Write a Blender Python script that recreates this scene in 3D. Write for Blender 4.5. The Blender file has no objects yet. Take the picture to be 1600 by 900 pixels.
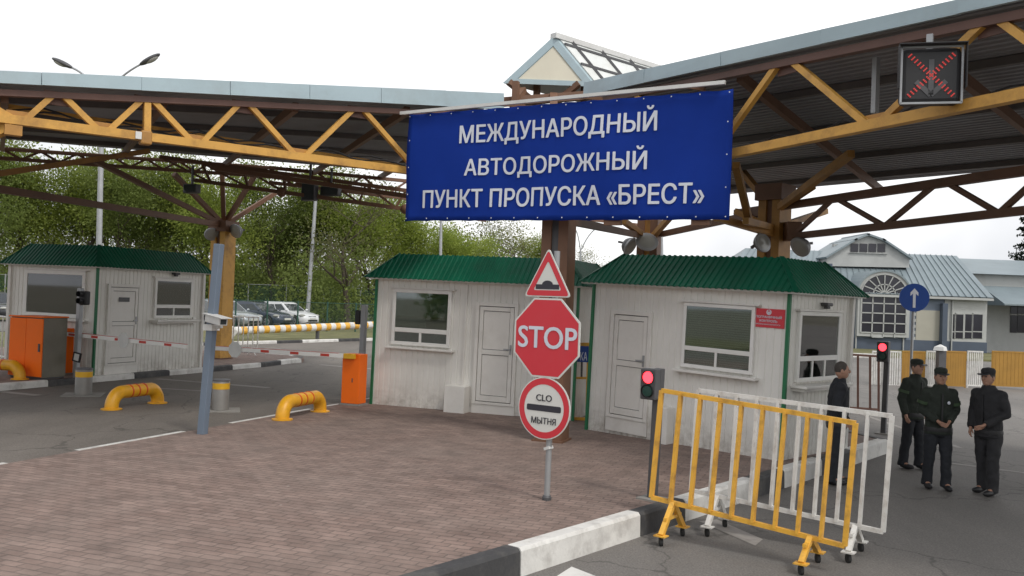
import bpy, bmesh, math, random
import numpy as np
from mathutils import Matrix, Vector, Quaternion
from mathutils.geometry import delaunay_2d_cdt

R = math.radians
SC = bpy.context.scene
COL = SC.collection
rnd = random.Random(7)
Z = Vector((0, 0, 1))

# ------------------------------------------------------------------ camera
CAM_H, FPX, PITCH, ROLL = 2.1, 1400.0, 0.86, 2.1
cam_d = bpy.data.cameras.new("camera")
cam_d.sensor_width = 36.0
cam_d.lens = FPX / 1600 * 36.0
cam_d.clip_start, cam_d.clip_end = 0.1, 3000
cam = bpy.data.objects.new("camera", cam_d)
COL.objects.link(cam)
CAM_M = Matrix.Translation((0, 0, CAM_H)) @ Matrix.Rotation(R(90 + PITCH), 4, 'X') @ Matrix.Rotation(R(ROLL), 4, 'Z')
cam.matrix_world = CAM_M
SC.camera = cam

# ------------------------------------------------------------------ world, sun, exposure
SUN_EL, SUN_AZ = 52.0, 142.0          # azimuth clockwise from +Y (the way the camera looks)
w = bpy.data.worlds.new("World")
SC.world = w
w.use_nodes = True
nt = w.node_tree
bg = nt.nodes["Background"]
sky = nt.nodes.new("ShaderNodeTexSky")
sky.sky_type = 'NISHITA'
sky.sun_disc = False
sky.sun_elevation = R(SUN_EL)
sky.sun_rotation = R(SUN_AZ)
sky.air_density, sky.dust_density, sky.ozone_density = 1.0, 4.0, 0.6
hsv = nt.nodes.new("ShaderNodeHueSaturation")
hsv.inputs["Saturation"].default_value = 0.10
nt.links.new(sky.outputs["Color"], hsv.inputs["Color"])
# thin cloud deck: evens the sky out towards a pale grey-white
tc = nt.nodes.new("ShaderNodeTexCoord")
cn = nt.nodes.new("ShaderNodeTexNoise")
cn.inputs["Scale"].default_value = 1.6
cn.inputs["Detail"].default_value = 5
nt.links.new(tc.outputs["Generated"], cn.inputs["Vector"])
cr = nt.nodes.new("ShaderNodeValToRGB")
cr.color_ramp.elements[0].position, cr.color_ramp.elements[0].color = 0.40, (4.3, 4.5, 4.9, 1)
cr.color_ramp.elements[1].position, cr.color_ramp.elements[1].color = 0.62, (10.6, 10.5, 10.4, 1)
nt.links.new(cn.outputs["Fac"], cr.inputs["Fac"])
mixw = nt.nodes.new("ShaderNodeMix")
mixw.data_type = 'RGBA'
mixw.inputs["Factor"].default_value = 0.72
nt.links.new(hsv.outputs["Color"], mixw.inputs["A"])
nt.links.new(cr.outputs["Color"], mixw.inputs["B"])
nt.links.new(mixw.outputs["Result"], bg.inputs["Color"])
bg.inputs["Strength"].default_value = 0.125

sun_d = bpy.data.lights.new("sun", 'SUN')
sun_d.energy = 0.95
sun_d.angle = R(10)
sun_d.color = (1.0, 0.95, 0.88)
sun = bpy.data.objects.new("sun", sun_d)
COL.objects.link(sun)
sd = Vector((math.sin(R(SUN_AZ)) * math.cos(R(SUN_EL)), math.cos(R(SUN_AZ)) * math.cos(R(SUN_EL)), math.sin(R(SUN_EL))))
sun.rotation_mode = 'QUATERNION'
sun.rotation_quaternion = sd.to_track_quat('Z', 'Y')
sun.location = sd * 60

SC.view_settings.view_transform = 'Standard'
SC.view_settings.look = 'None'
SC.view_settings.gamma = 1.0
SC.view_settings.exposure = 0.48
SC.view_settings.use_curve_mapping = False
SC.cycles.max_bounces = 10
SC.cycles.diffuse_bounces = 7
SC.cycles.transparent_max_bounces = 12
SC.cycles.use_denoising = True

# ------------------------------------------------------------------ measuring helpers (points of the place from the photograph's bearings)
CP = CAM_M.translation.copy()
CR3 = CAM_M.to_3x3()

def ray(px, py):
    return CR3 @ Vector(((px - 800) / FPX, -(py - 450) / FPX, -1.0))

def G(px, py, z=0.0):
    d = ray(px, py)
    return CP + d * ((z - CP.z) / d.z)

def D(px, py, y):
    d = ray(px, py)
    return CP + d * ((y - CP.y) / d.y)

def VP(px, py, a, b):
    """point on the upright plane through plan points a, b"""
    n = Vector((b[1] - a[1], -(b[0] - a[0]), 0))
    d = ray(px, py)
    return CP + d * ((Vector((a[0], a[1], 0)) - CP).dot(n) / d.dot(n))

def local_hit(M, px, py, axis, val):
    """point where the bearing meets a plane of a thing's own frame"""
    Mi = M.inverted()
    o = Mi @ CP
    d = Mi.to_3x3() @ ray(px, py)
    t = (val - o[axis]) / d[axis]
    return o + d * t

# ------------------------------------------------------------------ scene helpers
def thing(name, label, cat, loc=(0, 0, 0), yaw=0.0, group=None, M=None):
    o = bpy.data.objects.new(name, None)
    o.empty_display_size = 0.2
    COL.objects.link(o)
    o.matrix_world = M if M is not None else Matrix.Translation(Vector(loc)) @ Matrix.Rotation(yaw, 4, 'Z')
    o["label"], o["category"] = label, cat
    if group:
        o["group"] = group
    return o

def tag(o, label=None, cat=None, group=None, kind=None):
    if label: o["label"] = label
    if cat: o["category"] = cat
    if group: o["group"] = group
    if kind: o["kind"] = kind
    return o

def world_of(o):
    m = o.matrix_basis.copy()
    if o.parent:
        m = world_of(o.parent) @ o.matrix_parent_inverse @ m
    return m

def copy_tree(o, parent=None):
    c = o.copy()
    COL.objects.link(c)
    if parent is not None:
        c.parent = parent
    for ch in list(o.children):
        copy_tree(ch, c)
    return c

class MB:
    def __init__(self):
        self.v, self.f, self.mi, self.cur = [], [], [], 0

    def add(self, vs, fs):
        n = len(self.v)
        self.v.extend(Vector(p) for p in vs)
        for f in fs:
            self.f.append([n + i for i in f])
            self.mi.append(self.cur)

    def box(self, x0, x1, y0, y1, z0, z1, M=None):
        vs = [Vector((x, y, z)) for x in (x0, x1) for y in (y0, y1) for z in (z0, z1)]
        if M is not None:
            vs = [M @ p for p in vs]
        self.add(vs, [(0, 1, 3, 2), (4, 6, 7, 5), (0, 4, 5, 1), (2, 3, 7, 6), (0, 2, 6, 4), (1, 5, 7, 3)])
        return self

    def bar(self, p, q, w=.1, h=.1, up=Z):
        p, q = Vector(p), Vector(q)
        d = (q - p).normalized()
        s = d.cross(up)
        if s.length < 1e-4:
            s = d.cross(Vector((0, 1, 0)))
        s.normalize()
        u = s.cross(d)
        vs = []
        for c in (p, q):
            for a, b in ((-1, -1), (1, -1), (1, 1), (-1, 1)):
                vs.append(c + s * (a * w / 2) + u * (b * h / 2))
        self.add(vs, [(3, 2, 1, 0), (4, 5, 6, 7), (0, 1, 5, 4), (1, 2, 6, 5), (2, 3, 7, 6), (3, 0, 4, 7)])
        return self

    def tube(self, pts, rad, seg=10, caps=True):
        pts = [Vector(p) for p in pts]
        n = len(pts)
        rad = rad if isinstance(rad, (list, tuple)) else [rad] * n
        t0 = (pts[1] - pts[0]).normalized()
        a = t0.cross(Z)
        if a.length < 1e-3:
            a = t0.cross(Vector((1, 0, 0)))
        a.normalize()
        vs, fs = [], []
        prev = t0
        for i, p in enumerate(pts):
            if i == 0: t = t0
            elif i == n - 1: t = (pts[i] - pts[i - 1]).normalized()
            else: t = ((pts[i + 1] - pts[i]).normalized() + (pts[i] - pts[i - 1]).normalized()).normalized()
            a = prev.rotation_difference(t) @ a
            prev = t
            b = t.cross(a)
            for k in range(seg):
                an = 2 * math.pi * k / seg
                vs.append(p + (a * math.cos(an) + b * math.sin(an)) * rad[i])
        for i in range(n - 1):
            for k in range(seg):
                k2 = (k + 1) % seg
                fs.append((i * seg + k, i * seg + k2, (i + 1) * seg + k2, (i + 1) * seg + k))
        if caps:
            fs.append(tuple(range(seg - 1, -1, -1)))
            fs.append(tuple(range((n - 1) * seg, n * seg)))
        self.add(vs, fs)
        return self

    def prism(self, poly, ext):
        ext = Vector(ext)
        n = len(poly)
        a = [Vector(p) for p in poly]
        b = [p + ext for p in a]
        self.add(a + b, [tuple(range(n)), tuple(range(2 * n - 1, n - 1, -1))] + [(i, (i + 1) % n, n + (i + 1) % n, n + i) for i in range(n)])
        return self

    def lathe(self, prof, c=(0, 0, 0), seg=20, M=None):
        c = Vector(c)
        vs, fs = [], []
        for r, z in prof:
            for k in range(seg):
                an = 2 * math.pi * k / seg
                p = Vector((r * math.cos(an), r * math.sin(an), z))
                vs.append((M @ p if M is not None else p) + c)
        m = len(prof)
        for i in range(m - 1):
            for k in range(seg):
                k2 = (k + 1) % seg
                fs.append((i * seg + k, i * seg + k2, (i + 1) * seg + k2, (i + 1) * seg + k))
        fs.append(tuple(range(seg - 1, -1, -1)))
        fs.append(tuple(range((m - 1) * seg, m * seg)))
        self.add(vs, fs)
        return self

    def ball(self, c, r, seg=12, rings=7, M=None):
        rr = r if isinstance(r, (tuple, list)) else (r, r, r)
        c = Vector(c)
        vs = [Vector((0, 0, -rr[2]))]
        for i in range(1, rings):
            ph = -math.pi / 2 + math.pi * i / rings
            for k in range(seg):
                an = 2 * math.pi * k / seg
                vs.append(Vector((rr[0] * math.cos(ph) * math.cos(an), rr[1] * math.cos(ph) * math.sin(an), rr[2] * math.sin(ph))))
        vs.append(Vector((0, 0, rr[2])))
        fs = []
        for k in range(seg):
            fs.append((0, 1 + (k + 1) % seg, 1 + k))
        for i in range(rings - 2):
            for k in range(seg):
                a = 1 + i * seg
                fs.append((a + k, a + (k + 1) % seg, a + seg + (k + 1) % seg, a + seg + k))
        a = 1 + (rings - 2) * seg
        for k in range(seg):
            fs.append((a + k, a + (k + 1) % seg, len(vs) - 1))
        self.add([(M @ p if M is not None else p) + c for p in vs], fs)
        return self

    def build(self, name, mats, parent=None, smooth=False, bevel=0.0, world=False, angle=40, recalc=True):
        vs = self.v
        if world and parent is not None:
            Mi = world_of(parent).inverted()
            vs = [Mi @ p for p in vs]
        me = bpy.data.meshes.new(name)
        me.from_pydata([tuple(p) for p in vs], [], self.f)
        mats = mats if isinstance(mats, (list, tuple)) else [mats]
        for m in mats:
            me.materials.append(m)
        if len(mats) > 1:
            me.polygons.foreach_set("material_index", self.mi)
        if recalc:
            bm = bmesh.new(); bm.from_mesh(me)
            bmesh.ops.recalc_face_normals(bm, faces=bm.faces)
            bm.to_mesh(me); bm.free()
        if smooth:
            me.shade_smooth()
            me.set_sharp_from_angle(angle=R(angle))
        o = bpy.data.objects.new(name, me)
        COL.objects.link(o)
        if parent is not None:
            o.parent = parent
        if bevel:
            b = o.modifiers.new("bevel", 'BEVEL')
            b.width, b.segments, b.limit_method, b.angle_limit = bevel, 2, 'ANGLE', R(40)
        return o

def structure(o):
    o["kind"] = "structure"
    return o

# ------------------------------------------------------------------ materials
def mat(name, col, rough=.6, var=.12, scale=2.0, metal=0.0, bump=0.0, bscale=30.0, dirt=None, damt=.3, dscale=1.2,
        streak=0.0, spec=.5, coat=0.0):
    m = bpy.data.materials.new(name)
    m.use_nodes = True
    t = m.node_tree
    N, L = t.nodes, t.links
    b = N["Principled BSDF"]
    b.inputs["Roughness"].default_value = rough
    b.inputs["Metallic"].default_value = metal
    b.inputs["Specular IOR Level"].default_value = spec
    b.inputs["Coat Weight"].default_value = coat
    tc = N.new("ShaderNodeTexCoord")
    n1 = N.new("ShaderNodeTexNoise")
    n1.inputs["Scale"].default_value, n1.inputs["Detail"].default_value = scale, 6
    n1.inputs["Roughness"].default_value = .65
    L.new(tc.outputs["Object"], n1.inputs["Vector"])
    mx = N.new("ShaderNodeMix"); mx.data_type = 'RGBA'
    mx.inputs["A"].default_value = (*[c * (1 - var) for c in col], 1)
    mx.inputs["B"].default_value = (*[min(1, c * (1 + var)) for c in col], 1)
    rp = N.new("ShaderNodeMapRange")
    rp.inputs["From Min"].default_value, rp.inputs["From Max"].default_value = .3, .7
    L.new(n1.outputs["Fac"], rp.inputs["Value"])
    L.new(rp.outputs["Result"], mx.inputs["Factor"])
    out = mx.outputs["Result"]
    if dirt:
        n2 = N.new("ShaderNodeTexNoise")
        n2.inputs["Scale"].default_value, n2.inputs["Detail"].default_value = dscale, 8
        n2.inputs["Roughness"].default_value = .7
        if streak:
            mp = N.new("ShaderNodeMapping")
            mp.inputs["Scale"].default_value = (1, 1, streak)
            L.new(tc.outputs["Object"], mp.inputs["Vector"])
            L.new(mp.outputs["Vector"], n2.inputs["Vector"])
        else:
            L.new(tc.outputs["Object"], n2.inputs["Vector"])
        r2 = N.new("ShaderNodeMapRange")
        r2.inputs["From Min"].default_value, r2.inputs["From Max"].default_value = .48, .75
        r2.inputs["To Max"].default_value = damt
        L.new(n2.outputs["Fac"], r2.inputs["Value"])
        m2 = N.new("ShaderNodeMix"); m2.data_type = 'RGBA'
        m2.inputs["B"].default_value = (*dirt, 1)
        L.new(r2.outputs["Result"], m2.inputs["Factor"])
        L.new(out, m2.inputs["A"])
        out = m2.outputs["Result"]
    L.new(out, b.inputs["Base Color"])
    if bump:
        n3 = N.new("ShaderNodeTexNoise")
        n3.inputs["Scale"].default_value, n3.inputs["Detail"].default_value = bscale, 4
        L.new(tc.outputs["Object"], n3.inputs["Vector"])
        bp = N.new("ShaderNodeBump")
        bp.inputs["Strength"].default_value = bump
        bp.inputs["Distance"].default_value = .01
        L.new(n3.outputs["Fac"], bp.inputs["Height"])
        L.new(bp.outputs["Normal"], b.inputs["Normal"])
    return m

def emit(name, col, strength):
    m = bpy.data.materials.new(name); m.use_nodes = True
    b = m.node_tree.nodes["Principled BSDF"]
    b.inputs["Base Color"].default_value = (*[c * .3 for c in col], 1)
    b.inputs["Emission Color"].default_value = (*col, 1)
    b.inputs["Emission Strength"].default_value = strength
    return m

def paving_mat():
    m = bpy.data.materials.new("brick paving"); m.use_nodes = True
    t = m.node_tree; N, L = t.nodes, t.links
    b = N["Principled BSDF"]; b.inputs["Roughness"].default_value = .85
    tc = N.new("ShaderNodeTexCoord")
    mp = N.new("ShaderNodeMapping"); mp.inputs["Rotation"].default_value = (0, 0, R(20.5))
    L.new(tc.outputs["Object"], mp.inputs["Vector"])
    # slightly wandering courses
    wn = N.new("ShaderNodeTexNoise"); wn.inputs["Scale"].default_value = 1.3; wn.inputs["Detail"].default_value = 3
    L.new(mp.outputs["Vector"], wn.inputs["Vector"])
    va = N.new("ShaderNodeVectorMath"); va.operation = 'SCALE'; va.inputs["Scale"].default_value = .03
    L.new(wn.outputs["Color"], va.inputs[0])
    vb = N.new("ShaderNodeVectorMath"); vb.operation = 'ADD'
    L.new(mp.outputs["Vector"], vb.inputs[0]); L.new(va.outputs["Vector"], vb.inputs[1])
    br = N.new("ShaderNodeTexBrick")
    br.inputs["Scale"].default_value = 1.0
    br.inputs["Brick Width"].default_value = .2
    br.inputs["Row Height"].default_value = .1
    br.inputs["Mortar Size"].default_value = .007
    br.inputs["Mortar Smooth"].default_value = .4
    br.inputs["Bias"].default_value = -.1
    br.inputs["Color1"].default_value = (.200, .138, .115, 1)
    br.inputs["Color2"].default_value = (.268, .192, .162, 1)
    br.inputs["Mortar"].default_value = (.142, .110, .094, 1)
    L.new(vb.outputs["Vector"], br.inputs["Vector"])
    n1 = N.new("ShaderNodeTexNoise"); n1.inputs["Scale"].default_value = .55; n1.inputs["Detail"].default_value = 9; n1.inputs["Roughness"].default_value = .68
    L.new(tc.outputs["Object"], n1.inputs["Vector"])
    r1 = N.new("ShaderNodeMapRange"); r1.inputs["From Min"].default_value = .40; r1.inputs["From Max"].default_value = .66
    L.new(n1.outputs["Fac"], r1.inputs["Value"])
    mx = N.new("ShaderNodeMix"); mx.data_type = 'RGBA'
    mx.inputs["B"].default_value = (.225, .175, .150, 1)
    ml = N.new("ShaderNodeMath"); ml.operation = 'MULTIPLY'; ml.inputs[1].default_value = .6
    L.new(r1.outputs["Result"], ml.inputs[0]); L.new(ml.outputs[0], mx.inputs["Factor"])
    L.new(br.outputs["Color"], mx.inputs["A"])
    n2 = N.new("ShaderNodeTexNoise"); n2.inputs["Scale"].default_value = 2.4; n2.inputs["Detail"].default_value = 7; n2.inputs["Roughness"].default_value = .75
    L.new(tc.outputs["Object"], n2.inputs["Vector"])
    r2 = N.new("ShaderNodeMapRange"); r2.inputs["From Min"].default_value = .3; r2.inputs["From Max"].default_value = .7
    r2.inputs["To Min"].default_value = .66; r2.inputs["To Max"].default_value = 1.28
    L.new(n2.outputs["Fac"], r2.inputs["Value"])
    m3 = N.new("ShaderNodeMix"); m3.data_type = 'RGBA'; m3.blend_type = 'MULTIPLY'; m3.inputs["Factor"].default_value = 1
    L.new(mx.outputs["Result"], m3.inputs["A"]); L.new(r2.outputs["Result"], m3.inputs["B"])
    # specks of litter and gum
    vo = N.new("ShaderNodeTexVoronoi"); vo.inputs["Scale"].default_value = 2.3
    L.new(tc.outputs["Object"], vo.inputs["Vector"])
    r3 = N.new("ShaderNodeMapRange"); r3.inputs["From Min"].default_value = .045; r3.inputs["From Max"].default_value = .03
    L.new(vo.outputs["Distance"], r3.inputs["Value"])
    m4 = N.new("ShaderNodeMix"); m4.data_type = 'RGBA'; m4.inputs["B"].default_value = (.36, .32, .29, 1)
    ms = N.new("ShaderNodeMath"); ms.operation = 'MULTIPLY'; ms.inputs[1].default_value = .7
    L.new(r3.outputs["Result"], ms.inputs[0]); L.new(ms.outputs[0], m4.inputs["Factor"])
    L.new(m3.outputs["Result"], m4.inputs["A"])
    L.new(m4.outputs["Result"], b.inputs["Base Color"])
    bp = N.new("ShaderNodeBump"); bp.inputs["Strength"].default_value = .9; bp.inputs["Distance"].default_value = .012; bp.invert = True
    L.new(br.outputs["Fac"], bp.inputs["Height"])
    L.new(bp.outputs["Normal"], b.inputs["Normal"])
    return m

def asphalt_mat(name, base, patch, tracks=True):
    m = bpy.data.materials.new(name); m.use_nodes = True
    t = m.node_tree; N, L = t.nodes, t.links
    b = N["Principled BSDF"]; b.inputs["Roughness"].default_value = .8
    tc = N.new("ShaderNodeTexCoord")
    n1 = N.new("ShaderNodeTexNoise"); n1.inputs["Scale"].default_value = .35; n1.inputs["Detail"].default_value = 8; n1.inputs["Roughness"].default_value = .65
    mp = N.new("ShaderNodeMapping"); mp.inputs["Rotation"].default_value = (0, 0, R(20.5)); mp.inputs["Scale"].default_value = (1.6, .35, 1)
    L.new(tc.outputs["Object"], mp.inputs["Vector"]); L.new(mp.outputs["Vector"], n1.inputs["Vector"])
    r1 = N.new("ShaderNodeMapRange"); r1.inputs["From Min"].default_value = .36; r1.inputs["From Max"].default_value = .66
    L.new(n1.outputs["Fac"], r1.inputs["Value"])
    mx = N.new("ShaderNodeMix"); mx.data_type = 'RGBA'
    mx.inputs["A"].default_value = (*base, 1); mx.inputs["B"].default_value = (*patch, 1)
    L.new(r1.outputs["Result"], mx.inputs["Factor"])
    n2 = N.new("ShaderNodeTexNoise"); n2.inputs["Scale"].default_value = 60; n2.inputs["Detail"].default_value = 3
    L.new(tc.outputs["Object"], n2.inputs["Vector"])
    r2 = N.new("ShaderNodeMapRange"); r2.inputs["From Min"].default_value = .3; r2.inputs["From Max"].default_value = .7
    r2.inputs["To Min"].default_value = .7; r2.inputs["To Max"].default_value = 1.3
    L.new(n2.outputs["Fac"], r2.inputs["Value"])
    m3 = N.new("ShaderNodeMix"); m3.data_type = 'RGBA'; m3.blend_type = 'MULTIPLY'; m3.inputs["Factor"].default_value = 1
    L.new(mx.outputs["Result"], m3.inputs["A"]); L.new(r2.outputs["Result"], m3.inputs["B"])
    # cracks
    vo = N.new("ShaderNodeTexVoronoi"); vo.feature = 'DISTANCE_TO_EDGE'; vo.inputs["Scale"].default_value = .45
    n4 = N.new("ShaderNodeTexNoise"); n4.inputs["Scale"].default_value = 1.5; n4.inputs["Detail"].default_value = 6
    L.new(tc.outputs["Object"], n4.inputs["Vector"])
    va = N.new("ShaderNodeVectorMath"); va.operation = 'ADD'
    L.new(tc.outputs["Object"], va.inputs[0]); L.new(n4.outputs["Color"], va.inputs[1]); L.new(va.outputs["Vector"], vo.inputs["Vector"])
    r3 = N.new("ShaderNodeMapRange"); r3.inputs["From Min"].default_value = .012; r3.inputs["From Max"].default_value = .003; r3.inputs["To Max"].default_value = .55
    L.new(vo.outputs["Distance"], r3.inputs["Value"])
    m4 = N.new("ShaderNodeMix"); m4.data_type = 'RGBA'; m4.inputs["B"].default_value = (*[c * .35 for c in base], 1)
    L.new(r3.outputs["Result"], m4.inputs["Factor"]); L.new(m3.outputs["Result"], m4.inputs["A"])
    L.new(m4.outputs["Result"], b.inputs["Base Color"])
    bp = N.new("ShaderNodeBump"); bp.inputs["Strength"].default_value = .35; bp.inputs["Distance"].default_value = .004
    L.new(n2.outputs["Fac"], bp.inputs["Height"]); L.new(bp.outputs["Normal"], b.inputs["Normal"])
    return m

def leaf_mat(name, c0, c1):
    m = bpy.data.materials.new(name); m.use_nodes = True
    t = m.node_tree; N, L = t.nodes, t.links
    b = N["Principled BSDF"]; b.inputs["Roughness"].default_value = .6
    b.inputs["Specular IOR Level"].default_value = .25
    g = N.new("ShaderNodeNewGeometry"); oi = N.new("ShaderNodeObjectInfo")
    tc = N.new("ShaderNodeTexCoord")
    n1 = N.new("ShaderNodeTexNoise"); n1.inputs["Scale"].default_value = .45; n1.inputs["Detail"].default_value = 4
    L.new(tc.outputs["Object"], n1.inputs["Vector"])
    r1 = N.new("ShaderNodeMapRange"); r1.inputs["From Min"].default_value = .35; r1.inputs["From Max"].default_value = .65
    L.new(n1.outputs["Fac"], r1.inputs["Value"])
    ad = N.new("ShaderNodeMath"); ad.operation = 'MULTIPLY_ADD'; ad.inputs[1].default_value = .45
    ad2 = N.new("ShaderNodeMath"); ad2.operation = 'MULTIPLY'; ad2.inputs[1].default_value = .45
    L.new(r1.outputs["Result"], ad2.inputs[0])
    L.new(g.outputs["Random Per Island"], ad.inputs[0]); L.new(ad2.outputs[0], ad.inputs[2])
    mx = N.new("ShaderNodeMix"); mx.data_type = 'RGBA'
    mx.inputs["A"].default_value = (*c0, 1); mx.inputs["B"].default_value = (*c1, 1)
    L.new(ad.outputs[0], mx.inputs["Factor"])
    h = N.new("ShaderNodeHueSaturation")
    r2 = N.new("ShaderNodeMapRange"); r2.inputs["To Min"].default_value = .75; r2.inputs["To Max"].default_value = 1.25
    L.new(oi.outputs["Random"], r2.inputs["Value"]); L.new(r2.outputs["Result"], h.inputs["Value"])
    L.new(mx.outputs["Result"], h.inputs["Color"])
    L.new(h.outputs["Color"], b.inputs["Base Color"])
    tr = N.new("ShaderNodeBsdfTranslucent"); L.new(h.outputs["Color"], tr.inputs["Color"])
    ms = N.new("ShaderNodeMixShader"); ms.inputs["Fac"].default_value = .55
    L.new(b.outputs["BSDF"], ms.inputs[1]); L.new(tr.outputs["BSDF"], ms.inputs[2])
    L.new(ms.outputs["Shader"], N["Material Output"].inputs["Surface"])
    return m

def net_mat(name, col, cover):
    m = bpy.data.materials.new(name); m.use_nodes = True
    t = m.node_tree; N, L = t.nodes, t.links
    b = N["Principled BSDF"]; b.inputs["Base Color"].default_value = (*col, 1); b.inputs["Roughness"].default_value = .7
    tr = N.new("ShaderNodeBsdfTransparent"); ms = N.new("ShaderNodeMixShader")
    ms.inputs["Fac"].default_value = cover
    L.new(tr.outputs["BSDF"], ms.inputs[1]); L.new(b.outputs["BSDF"], ms.inputs[2])
    L.new(ms.outputs["Shader"], N["Material Output"].inputs["Surface"])
    return m

M = {}
M['white'] = mat("booth white paint", (.76, .745, .70), .55, .04, 1.5, dirt=(.47, .45, .41), damt=.24, dscale=2.2, streak=.35)
def splash(m, col, top, amt):
    # dried mud thrown up from the ground onto the foot of a wall
    t = m.node_tree; N, L = t.nodes, t.links; b = N["Principled BSDF"]
    src = b.inputs["Base Color"].links[0].from_socket
    tc = N.new("ShaderNodeTexCoord"); sx = N.new("ShaderNodeSeparateXYZ"); L.new(tc.outputs["Object"], sx.inputs[0])
    nz = N.new("ShaderNodeTexNoise"); nz.inputs["Scale"].default_value = 5; nz.inputs["Detail"].default_value = 8; nz.inputs["Roughness"].default_value = .75
    L.new(tc.outputs["Object"], nz.inputs["Vector"])
    r = N.new("ShaderNodeMapRange"); r.inputs["From Min"].default_value = top; r.inputs["From Max"].default_value = -.05; L.new(sx.outputs["Z"], r.inputs["Value"])
    r2 = N.new("ShaderNodeMapRange"); r2.inputs["From Min"].default_value = .35; r2.inputs["From Max"].default_value = .65; L.new(nz.outputs["Fac"], r2.inputs["Value"])
    mu = N.new("ShaderNodeMath"); mu.operation = 'MULTIPLY'; L.new(r.outputs["Result"], mu.inputs[0]); L.new(r2.outputs["Result"], mu.inputs[1])
    m2 = N.new("ShaderNodeMath"); m2.operation = 'MULTIPLY'; m2.inputs[1].default_value = amt; L.new(mu.outputs[0], m2.inputs[0])
    mx = N.new("ShaderNodeMix"); mx.data_type = 'RGBA'; mx.inputs["B"].default_value = (*col, 1)
    L.new(m2.outputs[0], mx.inputs["Factor"]); L.new(src, mx.inputs["A"]); L.new(mx.outputs["Result"], b.inputs["Base Color"])
splash(M['white'], (.24, .20, .16), .55, .75)
M['door'] = mat("door white paint", (.74, .72, .68), .45, .04, 2, dirt=(.45, .41, .36), damt=.3, dscale=2.5)
M['frame'] = mat("white window plastic", (.78, .77, .74), .4, .03, 3, dirt=(.5, .46, .4), damt=.25)
M['gap'] = mat("dark seal", (.03, .03, .03), .7, .1)
M['green'] = mat("green roof sheet", (.006, .118, .064), .42, .2, 1.2, dirt=(.025, .075, .05), damt=.6, dscale=2, spec=.35)
M['greentrim'] = mat("green trim paint", (.012, .15, .06), .5, .1)
M['yellow'] = mat("canopy yellow paint", (.60, .325, .065), .55, .12, 2, dirt=(.20, .09, .03), damt=.75, dscale=2.6)
M['ochre'] = mat("weathered ochre paint", (.40, .20, .045), .55, .2, 1.5, dirt=(.10, .05, .025), damt=.7, dscale=1.3)
M['brown'] = mat("rust brown paint", (.17, .085, .048), .6, .25, 1.5, dirt=(.06, .035, .025), damt=.6, dscale=1.5)
M['redbrown'] = mat("red oxide paint", (.125, .062, .046), .6, .2, 1.5)
M['fascia'] = mat("pale blue roof edge", (.36, .46, .50), .45, .06, .8, dirt=(.22, .24, .24), damt=.4, dscale=1.0)
M['purlin'] = mat("grey purlin steel", (.13, .115, .11), .6, .2, 1.5)
M['deck'] = mat("grey roof deck", (.27, .275, .295), .6, .12, .7, dirt=(.17, .145, .13), damt=.55, dscale=.5)
M['rooftop'] = mat("roof top sheet", (.35, .37, .38), .5, .1)
M['blue'] = mat("blue banner canvas", (.006, .032, .250), .65, .10, .9, bump=.12, bscale=2.2, spec=.12)
M['letter'] = mat("pale lettering", (.62, .65, .72), .5, .06, 4)
M['rail'] = mat("pale rail", (.62, .62, .60), .5, .1, 2, dirt=(.3, .28, .25), damt=.4)
M['orange'] = mat("orange enamel", (.92, .165, .010), .45, .05, 2, dirt=(.55, .13, .03), damt=.35, dscale=2, spec=.25)
M['cabside'] = mat("cabinet side metal", (.17, .155, .12), .5, .15, 2)
M['hoop'] = mat("yellow hoop paint", (.74, .36, .012), .42, .1, 2.5, dirt=(.30, .17, .05), damt=.55, dscale=3)
M['redband'] = mat("red band paint", (.62, .07, .015), .5, .1)
M['bollard'] = mat("bollard steel", (.23, .22, .205), .5, .12, 3, metal=.2)
M['bolyellow'] = mat("bollard reflective band", (.72, .40, .02), .45, .1)
M['bolcap'] = mat("bollard cap", (.12, .12, .13), .5, .1)
M['post'] = mat("blue grey post paint", (.150, .190, .245), .5, .08, 1.5, dirt=(.12, .13, .14), damt=.4)
M['steel'] = mat("galvanised steel", (.36, .37, .38), .45, .12, 3, metal=.4)
M['dsteel'] = mat("dark steel", (.09, .09, .095), .5, .15, 3, metal=.2)
M['black'] = mat("black plastic", (.018, .018, .02), .5, .1)
M['rubber'] = mat("rubber", (.02, .02, .02), .8, .1)
M['armwhite'] = mat("barrier arm white", (.86, .85, .82), .45, .04)
M['armred'] = mat("barrier arm red", (.55, .05, .03), .5, .05)
M['kwhite'] = mat("kerb white paint", (.66, .65, .62), .7, .1, 3, bump=.3, bscale=30, dirt=(.24, .22, .20), damt=.75, dscale=2.5)
M['kblack'] = mat("kerb black paint", (.045, .045, .047), .7, .2, 3, bump=.3, bscale=30, dirt=(.16, .15, .135), damt=.7, dscale=2)
M['line'] = mat("road line paint", (.66, .65, .62), .7, .08, 4, dirt=(.16, .15, .14), damt=.8, dscale=3.0)
M['oldline'] = mat("worn line paint", (.30, .28, .26), .75, .12, 3, dirt=(.12, .11, .10), damt=.95, dscale=3)
M['concrete'] = mat("concrete pad", (.26, .25, .23), .85, .15, 3, bump=.3)
M['sred'] = mat("sign red film", (.60, .035, .05), .4, .05, 2, dirt=(.45, .07, .08), damt=.4, dscale=2)
M['swhite'] = mat("sign white film", (.66, .66, .62), .4, .04, 2)
M['sblack'] = mat("sign black film", (.03, .03, .04), .5, .1)
M['sblue'] = mat("sign blue film", (.012, .055, .26), .4, .06)
M['byellow'] = mat("crowd barrier yellow", (.74, .40, .05), .42, .08, 3, dirt=(.22, .11, .04), damt=.8, dscale=5)
M['bwhite'] = mat("crowd barrier white", (.68, .67, .64), .42, .06, 3, dirt=(.28, .22, .17), damt=.7, dscale=5)
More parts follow.
